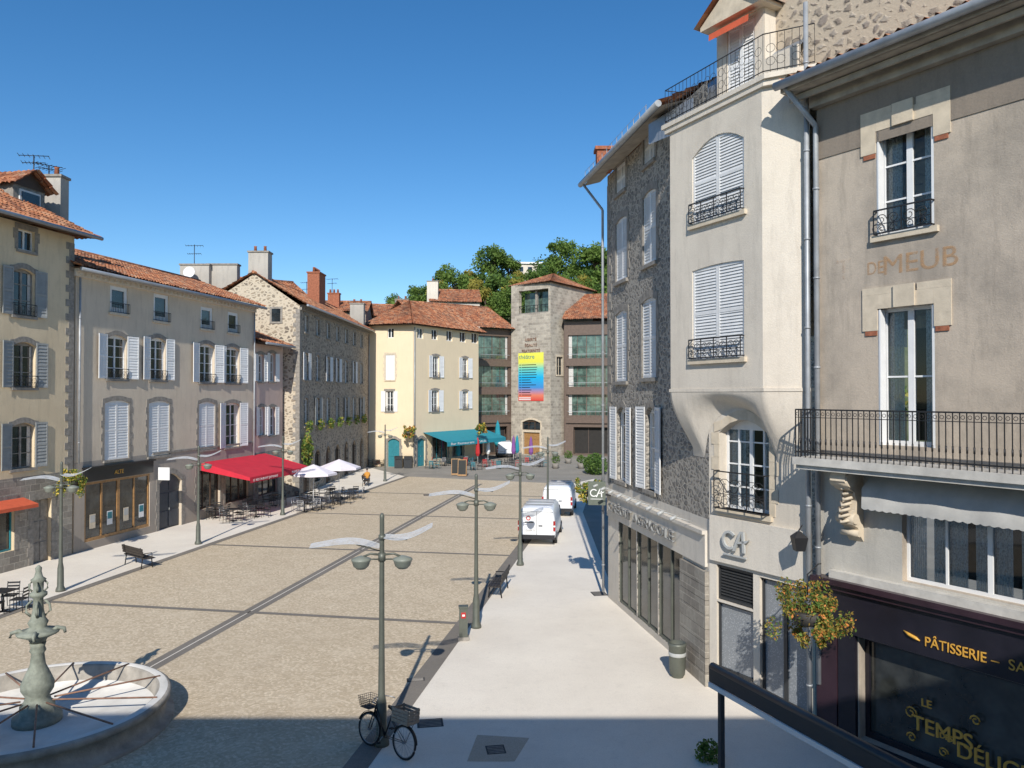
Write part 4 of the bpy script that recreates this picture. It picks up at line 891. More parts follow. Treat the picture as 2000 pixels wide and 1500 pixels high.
LT.matrix_basis=T(lps[0][0],lps[0][1],.005,rz0[0]); WM[LT.name]=LT.matrix_basis.copy()
for (x,y),a in zip(lps[1:],rz0[1:]): copy_thing(LT,T(x,y,.005,a))
# ================================================================ FOUNTAIN
cx,cy=-10.75,17.5
FO_=empty('fountain',T(cx,cy),'Round stone fountain with patinated bronze column and rusty iron spokes','fountain')
b=MB(); b.lathe([(2.85,0),(2.85,.08),(2.68,.12),(2.64,.42),(2.76,.48),(2.78,.60),(2.72,.64),(2.52,.64),(2.47,.6),(2.42,.26),(.6,.2),(.02,.2)],'basinO',64,caps=False)
b2=MB(); b2.lathe([(2.70,.644),(2.525,.645),(2.48,.60),(2.43,.27),(.6,.21),(.3,.21)],'basin',64,caps=False); add('basin',b,FO_,T(cx,cy)); add('basin_lining',b2,FO_,T(cx,cy))
b=MB(); b.lathe([(.50,.2),(.50,.36),(.36,.42),(.35,.62),(.28,.68),(.24,.80),(.33,.95),(.34,1.08),(.25,1.3),(.16,1.5),(.13,1.75),(.17,1.82),(.14,1.9),(.17,2.0)],'bronze',20)
b.lathe([(.15,2.0),(.2,2.1),(.42,2.2),(.44,2.25),(.26,2.28),(.17,2.36),(.21,2.46),(.15,2.55),(.11,2.75),(.10,3.0),(.18,3.06),(.18,3.12),(.10,3.16),(.11,3.35),(.16,3.42),(.09,3.48),(.06,3.6),(.07,3.68),(.02,3.74)],'bronze',20)
for k in range(4):
    t=k*math.pi/2+.4; c_,s_=math.cos(t),math.sin(t)
    b.tube([(c_*.2,s_*.2,2.15),(c_*.38,s_*.38,2.3),(c_*.52,s_*.52,2.26),(c_*.54,s_*.54,2.16)],[.05,.05,.045,.03],'bronze',8)
    b.tube([(c_*.14,s_*.14,2.6),(c_*.24,s_*.24,2.7),(c_*.22,s_*.22,2.85),(c_*.13,s_*.13,2.95)],.03,'bronze',6)
    b.tube([(c_*.12,s_*.12,3.16),(c_*.18,s_*.18,3.22),(c_*.18,s_*.18,3.32),(c_*.13,s_*.13,3.38)],.022,'bronze',6)
add('column',b,FO_,T(cx,cy))
for k in range(11):
    b=MB(); t=k*2*math.pi/11+.1; c_,s_=math.cos(t),math.sin(t); b.tube([(c_*.33,s_*.33,.70),(c_*2.6,s_*2.6,.66)],.022,'rust',5); add('iron_spoke',b,FO_,T(cx,cy))
# ================================================================ BENCHES
def bench(M,label):
    o=empty('park_bench',M,label,'bench','slatted benches around the square')
    b=MB()
    for i in range(4): b.box(-.95,-.22+i*.12,.43,.95,-.12+i*.12,.47,'bench')
    add('seat',b,o,M); b=MB()
    for i in range(3): b.box(-.95,.27+i*.02,.55+i*.12,.95,.30+i*.02,.65+i*.12,'bench')
    add('backrest',b,o,M)
    for x in (-.75,.75):
        b=MB(); b.tube([(x,-.22,0),(x,-.18,.42)],.025,'iron',6); b.tube([(x,.28,0),(x,.22,.42),(x,.33,.92)],.025,'iron',6); b.box(x-.02,-.22,.40,x+.02,.26,.428,'iron'); b.tube([(x,-.2,.43),(x,-.2,.64),(x,.28,.64)],.018,'iron',6); add('leg',b,o,M)
    return o
x,y=gp(272,1105); bench(T(x,y,.006,math.pi/2+.9-.0),'Dark slatted bench on the pale pavement near the shops')
x,y=gp(972,1158); bench(T(x,y,.006,math.pi/2-.15+math.pi),'Dark slatted bench beside the kerb and street lamp')
pb=gp(716,948); bench(T(pb[0],pb[1],.006,math.pi/2*1.0+.1),'Dark bench with a seated person in ochre jacket')
# ================================================================ PERSON
PM=T(pb[0]+.05,pb[1],.0,math.pi+.3)
def skin2(name,verts,edges,rad,mat,parent,M,**k):
    me=bpy.data.meshes.new(name); me.from_pydata(verts,edges,[]); me.materials.append(mt[mat]); o=add(name,me,parent,M,**k)
    o.modifiers.new('skin','SKIN')
    if not me.skin_vertices: bpy.context.view_layer.update()
    try:
        for i,r_ in enumerate(rad): me.skin_vertices[0].data[i].radius=(r_,r_)
        me.skin_vertices[0].data[0].use_root=True
    except Exception as ex: print('skin',ex)
    s=o.modifiers.new('sub','SUBSURF'); s.levels=1; s.render_levels=2
    return o
pv=[(0,0,.55),(0,.02,.75),(0,-.04,1.0),(0,-.1,1.1),(0,-.14,1.2),(0,-.17,1.32),
 (.1,-.02,.54),(.14,-.46,.56),(.14,-.5,.1),(.14,-.66,.04),(-.1,-.02,.54),(-.14,-.48,.56),(-.13,-.44,.1),(-.13,-.6,.04),
 (.18,-.06,1.02),(.24,-.16,.78),(.12,-.38,.7),(-.18,-.06,1.02),(-.24,-.18,.78),(-.1,-.4,.7)]
pe=[(0,1),(1,2),(2,3),(3,4),(4,5),(0,6),(6,7),(7,8),(8,9),(0,10),(10,11),(11,12),(12,13),(2,14),(14,15),(15,16),(2,17),(17,18),(18,19)]
pr_=[.14,.13,.14,.06,.085,.09,.09,.07,.045,.04,.09,.07,.045,.04,.06,.045,.035,.06,.045,.035]
per=skin2('person',pv,pe,pr_,'skin',None,PM,label='Person in ochre jacket and dark jeans sitting bent forward on bench',cat='person')
skin2('jacket',[pv[i] for i in (0,1,2,3,14,15,16,17,18,19)],[(0,1),(1,2),(2,3),(2,4),(4,5),(5,6),(2,7),(7,8),(8,9)],[.165,.16,.17,.08,.08,.065,.05,.08,.065,.05],'jacket',per,PM)
skin2('trousers',[pv[i] for i in (0,6,7,8,10,11,12)],[(0,1),(1,2),(2,3),(0,4),(4,5),(5,6)],[.15,.11,.085,.06,.11,.085,.06],'jeans',per,PM)
skin2('hair',[(0,-.10,1.27),(0,-.13,1.36),(0,-.17,1.40)],[(0,1),(1,2)],[.08,.1,.07],'hair',per,PM)
# ================================================================ BICYCLE
a=gp(712,1453); c=gp(795,1488); bx,by=(a[0]+c[0])/2,(a[1]+c[1])/2; bm=T(bx,by,.006,math.atan2(c[1]-a[1],c[0]-a[0]))@Matrix.Rotation(-.1,4,'X')
BK=empty('bicycle',bm,'Black city bicycle with wire basket and wooden crate leaning on lamp','bicycle')
WB_=.54
for x in (-WB_,WB_):
    w=MB(); w.tube([(x+.33*math.cos(t),0,.35+.33*math.sin(t)) for t in [k*math.pi/16 for k in range(32)]],.022,'tyre',8,close=True)
    wo=add('wheel',w,BK,bm); w=MB(); w.tube([(x+.30*math.cos(t),0,.35+.30*math.sin(t)) for t in [k*math.pi/16 for k in range(32)]],.01,'rim',6,close=True)
    for k in range(18): t=k*math.pi/9; w.tube([(x,.02*(-1)**k,.35),(x+.3*math.cos(t),0,.35+.3*math.sin(t))],.003,'rim',3)
    w.tube([(x,-.05,.35),(x,.05,.35)],.025,'rim',8); add('rim',w,wo,bm)
    w=MB(); w.rings([[(x+.365*math.cos(t),-.025,.35+.365*math.sin(t)),(x+.375*math.cos(t),0,.35+.375*math.sin(t)),(x+.365*math.cos(t),.025,.35+.365*math.sin(t))] for t in [(.1 if x>0 else .3)+k*math.pi/14*.95 for k in range(13)]],'black',False,False); add('mudguard',w,BK,bm)
f=MB(); k='black'
f.tube([(-.38,0,.86),(-.06,0,.33)],.018,k,8); f.tube([(-.41,0,.78),(-.05,0,.37)],.016,k,8); f.tube([(-.05,0,.32),(.14,0,.85)],.017,k,8)
for s in (-.04,.04): f.tube([(-.05,s,.32),(WB_,s,.35),(.11,s*.3,.72)],.01,k,6); f.tube([(-.42,s,.72),(-WB_,s,.35)],.012,k,6)
f.tube([(-.37,0,.95),(-.43,0,.68)],.02,k,8); f.tube([(.13,0,.72),(.72,0,.74)],.01,k,6); f.tube([(.72,.05,.74),(WB_,.05,.35)],.007,k,5); add('frame',f,BK,bm)
f=MB(); f.tube([(-.12,.29,1.04),(-.22,.27,1.05),(-.30,.12,1.08),(-.35,0,1.05),(-.30,-.12,1.08),(-.22,-.27,1.05),(-.12,-.29,1.04)],.012,'rim',6); f.tube([(-.37,0,.93),(-.35,0,1.05)],.014,'rim',6); add('handlebar',f,BK,bm)
f=MB(); f.rings([[(x,-w_,z),(x,w_,z),(x,w_*.8,z+.05),(x,-w_*.8,z+.05)] for x,w_,z in ((0.0,.025,.93),(.1,.04,.92),(.2,.1,.92),(.27,.09,.93))],'black',True,True); f.tube([(.14,0,.85),(.15,0,.93)],.012,'rim',6); add('saddle',f,BK,bm)
f=MB(); f.tube([(-.05,-.06,.33),(-.12,-.1,.2)],.01,'rim',5); f.box(-.17,-.17,.18,-.08,-.08,.2,'tyre'); add('pedal',f,BK,bm)
f=MB(); f.tube([(-.05,.06,.33),(.02,.1,.46)],.01,'rim',5); f.box(-.03,.08,.46,.06,.17,.48,'tyre'); add('pedal',f,BK,bm)
f=MB()
for z in [.80+.045*i for i in range(6)]:
    s=.14+(z-.8)*.2; f.tube([(-.60-s,-s,z),(-.60+s,-s,z),(-.60+s,s,z),(-.60-s,s,z)],.005,'iron',4,close=True)
for i in range(-3,4):
    for sgn in (-1,1): f.tube([(-.6+i*.045,sgn*.14,.8),(-.6+i*.06,sgn*.185,1.03)],.004,'iron',3); f.tube([(-.6+sgn*.14,i*.045,.8),(-.6+sgn*.185,i*.06,1.03)],.004,'iron',3)
f.box(-.74,-.14,.795,-.46,.14,.8,'iron'); add('basket',f,BK,bm)
f=MB()
for i in range(4):
    z=.78+i*.07
    for s in (-1,1): f.box(.28,s*.17-.008,z,.76,s*.17+.008,z+.055,'crate'); f.box(.52+s*.24-.008,-.16,z,.52+s*.24+.008,.16,z+.055,'crate')
for x in (.30,.74):
    for s in (-.155,.155): f.box(x-.015,s-.012,.76,x+.015,s+.012,1.06,'crate')
f.box(.28,-.16,.76,.76,.16,.775,'crate')
add('wooden_crate',f,None,bm,'Slatted wooden crate fixed on the rear rack of the bicycle','crate')
# ================================================================ VANS
def van(M,label,logo_=True,plate='ES 698 TL'):
    o=empty('delivery_van',M,label,'van','white vans parked on the pavement'); b=MB()
    def sec(y,w,zt,z0=.28):
        h=zt-z0
        pts=[(.86,0),(.97,.06),(1.0,.2),(1.0,.45),(.97,.62),(.93,.80),(.86,.93),(.72,.985),(.4,1.0)]
        P_=[(w*a,y,z0+h*c_) for a,c_ in pts]; return P_+[(-x,y_,z) for x,y_,z in reversed(P_)]
    st=[(0,.88,1.72,.42),(.03,.93,1.86,.34),(.15,.95,1.9,.30),(1.5,.96,1.93,.28),(3.0,.96,1.93,.28),(3.45,.95,1.88,.28),(3.75,.93,1.66,.28),(4.1,.92,1.34,.28),(4.35,.91,1.16,.28),(4.75,.87,1.02,.28),(4.92,.78,.86,.32),(4.97,.68,.7,.38)]
    b.rings([sec(y,w,zt,z0) for y,w,zt,z0 in st],'vanp',True,True,True)
    bo=add('body',b,o,M)
    d=MB(); d.box(-.008,-.012,.5,.008,-.0,1.72,'plasticd')
    for s in (-1,1): d.box(s*.83-.006,-.012,.5,s*.83+.006,.0,1.7,'plasticd')
    d.box(-.83,-.012,1.70,.83,0,1.712,'plasticd'); d.box(.1,-.03,.98,.3,-.001,1.03,'plasticd')
    for s in (-.8,.8):
        for z in (.7,1.45): d.box(s-.03,-.03,z,s+.03,-.001,z+.08,'vanp')
    add('rear_doors',d,o,M)
    if logo_:
        d=MB(); d.lathe([(.12,0),(.12,.004)],'redp',20); d.lathe([(.07,.004),(.07,.008)],'white',20); add('logo_mark',d,o,M@Matrix.Translation((-.42,-.003,1.38))@Matrix.Rotation(math.pi/2,4,'X'))
        d=MB(); d.box(-.6,-.014,1.15,-.15,-.001,1.2,'anth'); add('logo_strip',d,o,M)
    d=MB(); d.box(-.92,-.1,.34,.92,.06,.55,'plasticd'); add('bumper',d,o,M)
    d=MB(); d.box(-.58,-.03,.72,-.06,-.013,.84,'white'); po=add('number_plate',d,o,M); text(po,M@Matrix.Translation((-.56,-.032,.74)),plate,.11,'black',.001,.48)
    for s in (-1,1):
        d=MB(); d.box(s*.9-.05,-.02,.75,s*.9+.05,.1,1.25,'tail'); d.box(s*.9-.052,-.024,.95,s*.9+.052,.09,1.03,'white'); add('tail_light',d,o,M)
        d=MB(); d.box(1.0,3.35,1.1,1.16,3.47,1.38,'plasticd') if s>0 else d.box(-1.16,3.35,1.1,-1.0,3.47,1.38,'plasticd'); add('mirror',d,o,M)
        d=MB(); d.poly([(s*.965,3.0,1.1),(s*.955,3.7,1.1),(s*.91,3.55,1.6),(s*.90,3.0,1.66)],'glass'); add('side_window',d,o,M)
        for y in (.85,4.0):
            MM=M@Matrix.Translation((s*.86,y,.33))@Matrix.Rotation(math.pi/2,4,'Y'); w=MB(); w.lathe([(.2,-.1),(.31,-.11),(.33,-.06),(.33,.06),(.31,.11),(.2,.1)],'tyre',24); wo=add('wheel',w,o,MM)
            w=MB(); w.lathe([(.02,-.115),(.19,-.115),(.2,-.08),(.2,.08),(.19,.115),(.02,.115)],'rim',20); add('rim',w,wo,MM)
    d=MB(); d.poly([(-.78,3.72,1.68),(.78,3.72,1.68),(.86,4.3,1.22),(-.86,4.3,1.22)],'glass'); add('windscreen',d,o,M)
    d=MB()
    for y in (.7,1.7,2.7): d.box(-.75,y,1.95,.75,y+.05,1.99,'rim')
    add('roof_rack',d,o,M)
    return o
x0,y0=gp(1048,1066); van(T(x0,y0,.006,-.14),'White delivery van with red logo, rear doors facing the square')
x0,y0=gp(1088,1010); van(T(x0,y0,.006,-.14),'White delivery van parked ahead beside the stone building',False,'DX 214 KM')
van(T(-.85,93.4,0,.05),'White van parked by the tower entrance',False,'BT 530 CE')
# ================================================================ SMALL STREET THINGS
def at3(px,py,z=.006): x,y=gp(px,py); return (x,y,z)
x,y,_=at3(1323,1322); o=MB(); o.lathe([(.16,0),(.16,.04),(.2,.08),(.22,.3),(.23,.82),(.25,.86),(.25,.92),(.20,.93),(.18,.75),(.02,.74)],'lamp',20,caps=False); lb=add('litter_bin',o,None,T(x,y),'Dark grey-green cylindrical open litter bin against the bank wall','litter bin'); o=MB(); o.lathe([(.232,.58),(.236,.6),(.236,.66),(.232,.68)],'signgrey',20); add('band',o,lb,T(x,y))
x,y,_=at3(905,1250); o=MB(); o.box(-.17,-.15,0,.17,.15,.12,'stone'); o.box(-.13,-.11,.12,.13,.11,1.0,'lamp'); o.box(-.15,-.13,1.0,.15,.13,1.06,'lamp'); tb_=add('service_post',o,None,T(x,y,0,.1),'Dark grey service post with small panel by the kerb','service post'); o=MB(); o.box(-.07,-.12,.7,.07,-.112,.88,'redp'); o.box(-.04,-.125,.76,.04,-.121,.82,'white'); add('panel',o,tb_,T(x,y,0,.1))
for px,py,w,h in ((968,1465,.34,.2),(840,1413,.5,.22),(812,1328,.4,.12),(1170,1160,.45,.3),(835,967,.5,.4),(1000,915,.4,.4)):
    x,y,_=at3(px,py); o=MB(); o.box(-w*.6,-h,.0,w*.6,h,.016,'drain')
    for i in range(5): o.box(-w*.5,-h*.85+i*h*.35,.016,w*.5,-h*.85+i*h*.35+.03,.02,'stone')
    add('drain_cover',o,None,T(x,y,0,.16),'Cast iron drain cover set in the paving','drain cover','drain covers in the paving')
def basket(M,r,label,n=700,s=.05,mats=('leaf','leafy','flow','leafd','flowy'),zr=.5,core=.5):
    o=MB(); o.lathe([(.05*r,-.55*r),(.4*r,-.45*r),(.55*r,-.1*r)],'drain',12); ob=add('flower_basket',o,None,M,label,'hanging basket','hanging flower baskets'); l=MB()
    for k in range(22):
        a=R.uniform(0,6.28); d=R.uniform(.3,.95); c=(math.cos(a)*r*d,math.sin(a)*r*d,R.uniform(-.9,.55)*r*(1.15-d*.4)); q=R.uniform(.12,.3); leaves(l,c,(r*q,r*q,r*q*R.uniform(1,1.7)),int(n/26),s,list(mats))
    leaves(l,(0,0,-.05*r),(r*.6,r*.6,r*core),n//4,s,list(mats))
    add('flowers',l,ob,M)
    return ob
bb=basket(T(at(1578,15.9),15.9,3.25),.76,'Large overflowing yellow-green flower basket on wall bracket',4200,.036,('leaf','leafy','leafo','leafd','leafy','leaf','leafo','flow'))
o=MB(); o.tube([(0,0,.3),(0,.0,.75),(.45,.55,.85),(.6,.8,.8)],.015,'iron',5); add('bracket',o,bb,T(at(1575,15.9),15.9,3.15))
basket(T(at(1152,29.5),29.5,4.05),.6,'Flower basket with yellow blooms hung beside the bank sign',1800,.05,('leaf','leafy','flowy','leaf'))
basket(T(at(153,36),35.4,3.75),.75,'Yellow flower basket on the lamp by the shops',1800,.06,('leaf','leafy','flowy','leaf'))
basket(T(at(798,80),80,3.9),.8,'Orange flower basket at the yellow house corner',600,.12)
basket(T(at(938,86),86,4.0),.8,'Orange flower basket beside the teal awning',600,.12)
l=MB(); leaves(l,(0,0,.15),(.3,.25,.28),400,.05,['leaf','leaf','leafd']); add('weed_plant',l,None,T(*gp(1385,1485)),'Small green shrub growing on the paving','plant')
l=MB(); leaves(l,(0,0,.9),(1.2,2.4,1.1),2500,.11,['leafd','leafd','leaf']); add('shrub',l,None,T(*gp(1163,925)),'Leafy dark shrub beyond the parked vans','shrub')
def parasol_open(M,label):
    o=MB(); o.tube([(0,0,0),(0,0,2.75)],.025,'white',8); o.lathe([(.3,0),(.3,.06),(.06,.1)],'stone',14); p=add('parasol',o,None,M,label,'parasol','open white parasols'); c=MB(); n=8; 
    top=V((0,0,2.85)); rim=[V((1.6*math.cos(k*2*math.pi/n),1.6*math.sin(k*2*math.pi/n),2.25)) for k in range(n)]
    for k in range(n):
        a,b_=rim[k],rim[(k+1)%n]; c.poly([top,a,b_],'parasol'); c.poly([a,b_,b_-V((0,0,.14)),a-V((0,0,.14))],'parasol')
    add('canopy',c,p,M)
x,y=gp(612,988); parasol_open(T(x,y,.006,.1),'Open white parasol over restaurant tables'); x,y=gp(662,972); parasol_open(T(x,y,.006,.3),'Open white parasol over restaurant tables')
def parasol_closed(px,py,h,m,label,k=1):
    x,y=gp(px,py); M=T(x,y); o=MB(); o.tube([(0,0,0),(0,0,h)],.03,'white',6); o.lathe([(.22,0),(.22,.06),(.05,.1)],'stone',12); p=add('closed_parasol',o,None,M,label,'parasol','folded parasols'); c=MB(); c.lathe([(.12*k,h*.28),(.22*k,h*.38),(.19*k,h*.6),(.12*k,h*.88),(.02,h+.03)],m,8,sm=False); add('canopy',c,p,M)
for px,py,h,m,l_,k in ((380,1012,2.5,'redaw','Folded pink-red parasol beside the red awning',1),(972,893,4.5,'tealaw','Tall folded teal parasol on the cafe terrace',2.0),(933,905,2.9,'redp','Folded red parasol on the cafe terrace',1.2),(1003,900,2.9,'purp','Folded purple parasol near the tower',1.2),(1037,902,2.9,'purp','Folded purple parasol near the tower',1.2),(1010,898,2.9,'tealaw','Folded teal parasol near the tower',1.2),(895,905,2.9,'tealaw','Folded teal parasol under the awning',1.2),(953,900,2.8,'white','Folded white parasol on the terrace',1.2)): parasol_closed(px,py,h,m,l_,k)
tm=MB(); tm.box(-.35,-.35,.72,.35,.35,.75,'plasticd'); tm.tube([(0,0,0),(0,0,.72)],.03,'plasticd',6); tm.box(-.25,-.03,0,.25,.03,.03,'plasticd'); tm.box(-.03,-.25,0.0,.03,.25,.028,'plasticd'); tme=tm.mesh('table')
def chairmesh(m):
    c=MB(); c.box(-.22,-.22,.43,.22,.22,.46,m)
    for x in (-.2,.2):
        c.tube([(x,-.2,0),(x,-.2,.43)],.014,m,5); c.tube([(x,.24,0),(x,.2,.44),(x,.27,.88)],.014,m,5); c.tube([(x,-.2,.45),(x,-.18,.65),(x,.23,.66)],.012,m,5)
    for z in (.56,.68,.80): c.box(-.2,.225+(z-.5)*.1,z,.2,.24+(z-.5)*.1,z+.06,m)
    return c.mesh('chair')
ch=[chairmesh('plasticd'),chairmesh('redp'),chairmesh('teal'),chairmesh('rim')]
def setat(px,py,n=3,mats=(0,),rz=None):
    x,y=gp(px,py); r=R.uniform(-.2,.3) if rz is None else rz
    add('cafe_table',tme,None,T(x,y,.006,r),'Small dark square cafe table on the terrace','table','cafe tables')
    for k in range(n):
        a=r+k*math.pi/2+R.uniform(-.15,.15); d=R.uniform(.5,.62); m=R.choice(mats)
        add('cafe_chair',ch[m],None,T(x+math.sin(a)*d,y+math.cos(a)*d,.006,-a),{0:'Dark metal terrace chair with slatted back',1:'Red terrace chair with slatted back',2:'Teal terrace chair with slatted back',3:'Grey metal terrace chair with slatted back'}[m],'chair','terrace chairs')
for px,py in ((420,1012),(455,1018),(500,1010),(480,990),(535,988),(430,995),(595,1000),(628,995),(660,985),(690,975),(645,975),(600,985)): setat(px,py,4,(0,0,3))
for px,py in ((735,912),(845,915),(868,910),(925,918),(950,912),(975,915),(1000,912),(1030,908),(1055,912),(910,908),(1050,898),(830,908),(1005,898)): setat(px,py,4,(0,2,0,1,3))
setat(5,1195,3,(0,))
wc=chairmesh('white')
for x,y,r in ((5.35,12.6,.4),(5.95,12.1,2.2)): add('terrace_chair',wc,None,T(x,y,.006,r),'White plastic terrace chair by the pastry shop','chair')
for px,py,a in ((890,928,.1),(903,930,-.1)):
    x,y=gp(px,py); M=T(x,y,.006,a); o=MB(); 
    for s in (-1,1):
        o.T=Matrix.Rotation(s*.14,4,'X'); o.box(-.42,s*.22-.015,0,.42,s*.22+.015,1.55,'wood'); o.box(-.36,s*.22-.022,.15,.36,s*.22+.022,1.48,'chalk')
    o.T=None; add('chalkboard_sign',o,None,M,'Wooden A-frame chalkboard menu standing on the square','chalkboard')
x,y=gp(788,914)
for k in (-.5,.5):
    o=MB(); o.box(-.4,-.35,0,.4,.35,1.15,'anth'); o.box(-.42,-.37,1.15,.42,.37,1.25,'black'); o.box(-.3,-.38,.9,.3,-.36,1.0,'black')
    add('waste_container',o,None,T(x+k,y),'Dark waste container beside the yellow house','waste container','waste containers')
for px,py in ((1085,915),(1110,905),(1135,915)):
    x,y=gp(px,py); o=MB(); o.lathe([(.3,0),(.38,.5),(.36,.55)],'stone',14); pp=add('planter',o,None,T(x,y),'Round stone planter with green shrub near the town hall','planter','planters near the town hall'); l=MB(); leaves(l,(0,0,.95),(.5,.5,.5),250,.09,['leaf','leafd']); add('foliage',l,pp,T(x,y))
FP=Frame((3.42,13.1),(4.97,9.3)); M=FP.M
pg=empty('terrace_canopy',M,'Anthracite retractable awning bar on a post with pale trim','canopy')
o=MB(); o.box(-.05,-.06,2.74,5.5,.08,2.98,'anth'); o.tube([(-.05,.01,2.98),(5.5,.01,2.98)],.075,'anth',10); add('beam',o,pg,M); o=MB(); o.box(-.03,-.09,2.66,5.5,-.062,2.74,'white'); add('front_trim',o,pg,M)
o=MB(); o.box(.15,-.03,0,.23,.05,2.74,'anth'); add('post',o,pg,M)
o=MB(); q=FG.M@V((-.15,-.5,4.15)); o.tube([(0,0,.35),(0,0,.45),(.2,.35,.5)],.015,'iron',5); o.rings([[(-.1,-.1,0),(.1,-.1,0),(.1,.1,0),(-.1,.1,0)],[(-.15,-.15,.3),(.15,-.15,.3),(.15,.15,.3),(-.15,.15,.3)],[(-.04,-.04,.42),(.04,-.04,.42),(.04,.04,.42),(-.04,.04,.42)]],'iron',True,True,False); add('wall_lantern',o,None,Matrix.Translation(q),'Black iron wall lantern beside the downpipes','lantern')
# ================================================================ TREES
def tree_mesh(seed,h,r,mats,n=4600,ls=.33):
    rr=random.Random(seed); t=MB(); t.tube([(0,0,-1),(.1,0,h*.25),(-.1,.1,h*.5),(0,0,h*.8)],[h*.035,h*.028,h*.018,h*.006],'bark',7)
    cl=[]
    for k in range(17):
        a=k*2.4; zz=h*rr.uniform(.3,.9); f_=1-((zz/h-.55)/.55)**2; d=r*rr.uniform(.35,.85)*max(.35,f_); e=(math.cos(a)*d,math.sin(a)*d,zz)
        t.tube([(0,0,zz-h*.18),(e[0]*.5,e[1]*.5,zz-h*.05),e],[h*.013,h*.008,h*.003],'bark',5); cl.append((e,r*rr.uniform(.2,.40)))
    cl.append(((0,0,h*.92),r*.3))
    l=MB()
    for e,cr in cl:
        m=rr.choice(mats); nn=int(n/len(cl))
        for _ in range(nn):
            d=V((rr.gauss(0,1),rr.gauss(0,1),rr.gauss(0,.8))).normalized()*cr*(rr.random()**.35)*rr.uniform(.8,1.25); p=V(e)+d
            a=V((rr.gauss(0,1),rr.gauss(0,1),rr.gauss(0,1))).normalized(); b_=a.cross(V((rr.gauss(0,1),rr.gauss(0,1),rr.gauss(0,1)))).normalized(); s=ls*rr.uniform(.5,1.3)
            l.poly([p-a*s,p+b_*s*.6,p+a*s,p-b_*s*.6],m)
    return t.mesh('trunk'),l.mesh('crown')
TM=[tree_mesh(1,13,6,['leaf','leafd','leaf']),tree_mesh(2,12,5.5,['leafd','leaf','leaf']),tree_mesh(3,10,5,['leafy','leaf','leafy','leaf']),tree_mesh(4,15,5.2,['leaf','leaf','leaf','leafd'])]
names=['Broad green tree on the hillside','Dark green tree on the hillside','Yellowing autumn tree on the hillside','Tall green tree on the hillside']
def tree(k,px,ytop,Y,s=1):
    h=(13,12,10,15)[k]*s; zt=CAMZ+(772-ytop)/1500*Y; x=at(px,Y); M=T(x,Y,zt-h,R.uniform(0,6),s)
    o=add('tree',TM[k][0],None,M,names[k],'tree','trees on the hillside'); add('crown',TM[k][1],o,M)
for a in ((1,828,560,160,.75),(0,872,520,165,.85),(2,915,530,170,.75),(3,962,480,168,.95),(3,993,498,172,.8),(2,932,548,150,.75),(1,1095,470,175,1.0),(0,1070,512,165,.75),(0,1132,508,170,.85),(3,1165,475,165,1.05),(2,1140,540,150,.8),(2,1012,532,145,.6),(1,1052,530,145,.6),(2,948,566,145,.8),(1,1000,560,140,.7),(0,1060,548,142,.8),(1,1175,525,150,1),(0,1105,540,148,.85),(1,812,576,150,.7),(0,770,575,185,.55),(2,860,550,150,.6),(3,1190,500,175,1),(0,905,564,155,.7),(1,970,540,150,.8),(0,1210,480,170,1.2)): tree(*a)
hw=MB()
for _ in range(9000):
    x=R.uniform(-55,70); y=R.uniform(128,190); z=hz(x,y)+R.uniform(0,4.0); a=V((R.gauss(0,1),R.gauss(0,1),R.gauss(0,1))).normalized()*.6; b_=a.cross(V((R.gauss(0,1),R.gauss(0,1),R.gauss(0,1)))).normalized()*.45; p=V((x,y,z))
    hw.poly([p-a,p+b_,p+a,p-b_],R.choice(['leaf','leafd','leaf','leafy']))
add('hillside_undergrowth',hw,None,None,'Dense green undergrowth covering the hillside','undergrowth',kind='stuff')
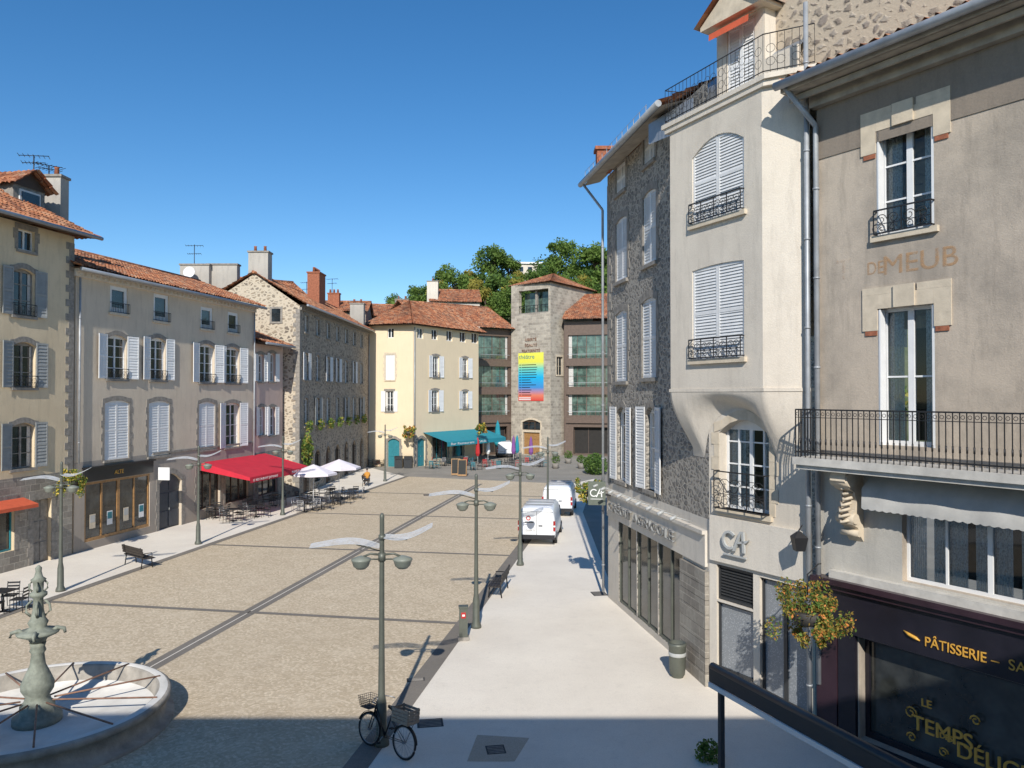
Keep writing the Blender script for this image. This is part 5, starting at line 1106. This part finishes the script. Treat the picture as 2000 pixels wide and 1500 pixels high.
def hillhouse(px,py,Y,w,h,rm,lab):
    x=at(px,Y); z=CAMZ+(772-py)/1500*Y; M=T(x,Y,0,.1); b=empty('hill_house',M,lab,'house'); o=MB(); o.box(-w/2,0,-6+z-h,w/2,8,z,'plW')
    add('wall',o,b,M)
    for i in range(int(w/2.2)): o=MB(); o.box(-w/2+.8+i*2.1,-.05,z-1.8,-w/2+1.8+i*2.1,-.01,z-.7,'glass'); add('window',o,b,M)
    o=MB()
    if rm: patch(o,(-w/2-.6,-.8,z),(w/2+.6,-.8,z),(w/2+.6,4,z+2.4),(-w/2-.6,4,z+2.4)); patch(o,(-w/2-.6,8.8,z),(w/2+.6,8.8,z),(w/2+.6,4,z+2.4),(-w/2-.6,4,z+2.4))
    else: o.box(-w/2-.4,-.4,z,w/2+.4,8.4,z+.4,'white')
    add('roof',o,b,M)
hillhouse(885,588,136,6,3,True,'White hillside house with red tiled roof'); hillhouse(1034,515,180,6.5,5,False,'White flat-roofed modern building on the hill')
# ================================================================ CAMERA, LIGHT, SKY
cd=bpy.data.cameras.new('camera'); cam=bpy.data.objects.new('camera',cd); scene.collection.objects.link(cam); cam.location=(0,0,CAMZ); cam.rotation_euler=(math.pi/2+TH,0,0); cd.sensor_width=36; cd.lens=27; cd.clip_end=3000; cd.clip_start=.05; scene.camera=cam
sd=V((.03,1,-.66)).normalized(); l=bpy.data.lights.new('sun','SUN'); l.energy=5.0; l.angle=math.radians(.5); l.color=(1,.95,.87); lo=bpy.data.objects.new('sun',l); scene.collection.objects.link(lo); lo.rotation_euler=sd.to_track_quat('-Z','Y').to_euler()
w=bpy.data.worlds.new('World'); scene.world=w; w.use_nodes=True; nt=w.node_tree; bg=nt.nodes['Background']; sk=nt.nodes.new('ShaderNodeTexSky'); sk.sky_type='NISHITA'; sk.sun_disc=False; sk.sun_elevation=math.asin(-sd.z); sk.sun_rotation=math.atan2(-sd.x,-sd.y); sk.altitude=600; sk.air_density=1.0; sk.dust_density=.2; sk.ozone_density=3.0
hs=nt.nodes.new('ShaderNodeHueSaturation'); hs.inputs['Saturation'].default_value=1.28; nt.links.new(sk.outputs[0],hs.inputs['Color'])
nt.links.new(hs.outputs[0],bg.inputs[0]); bg.inputs[1].default_value=.135
scene.view_settings.view_transform='Standard'; scene.view_settings.look='None'; scene.view_settings.exposure=0
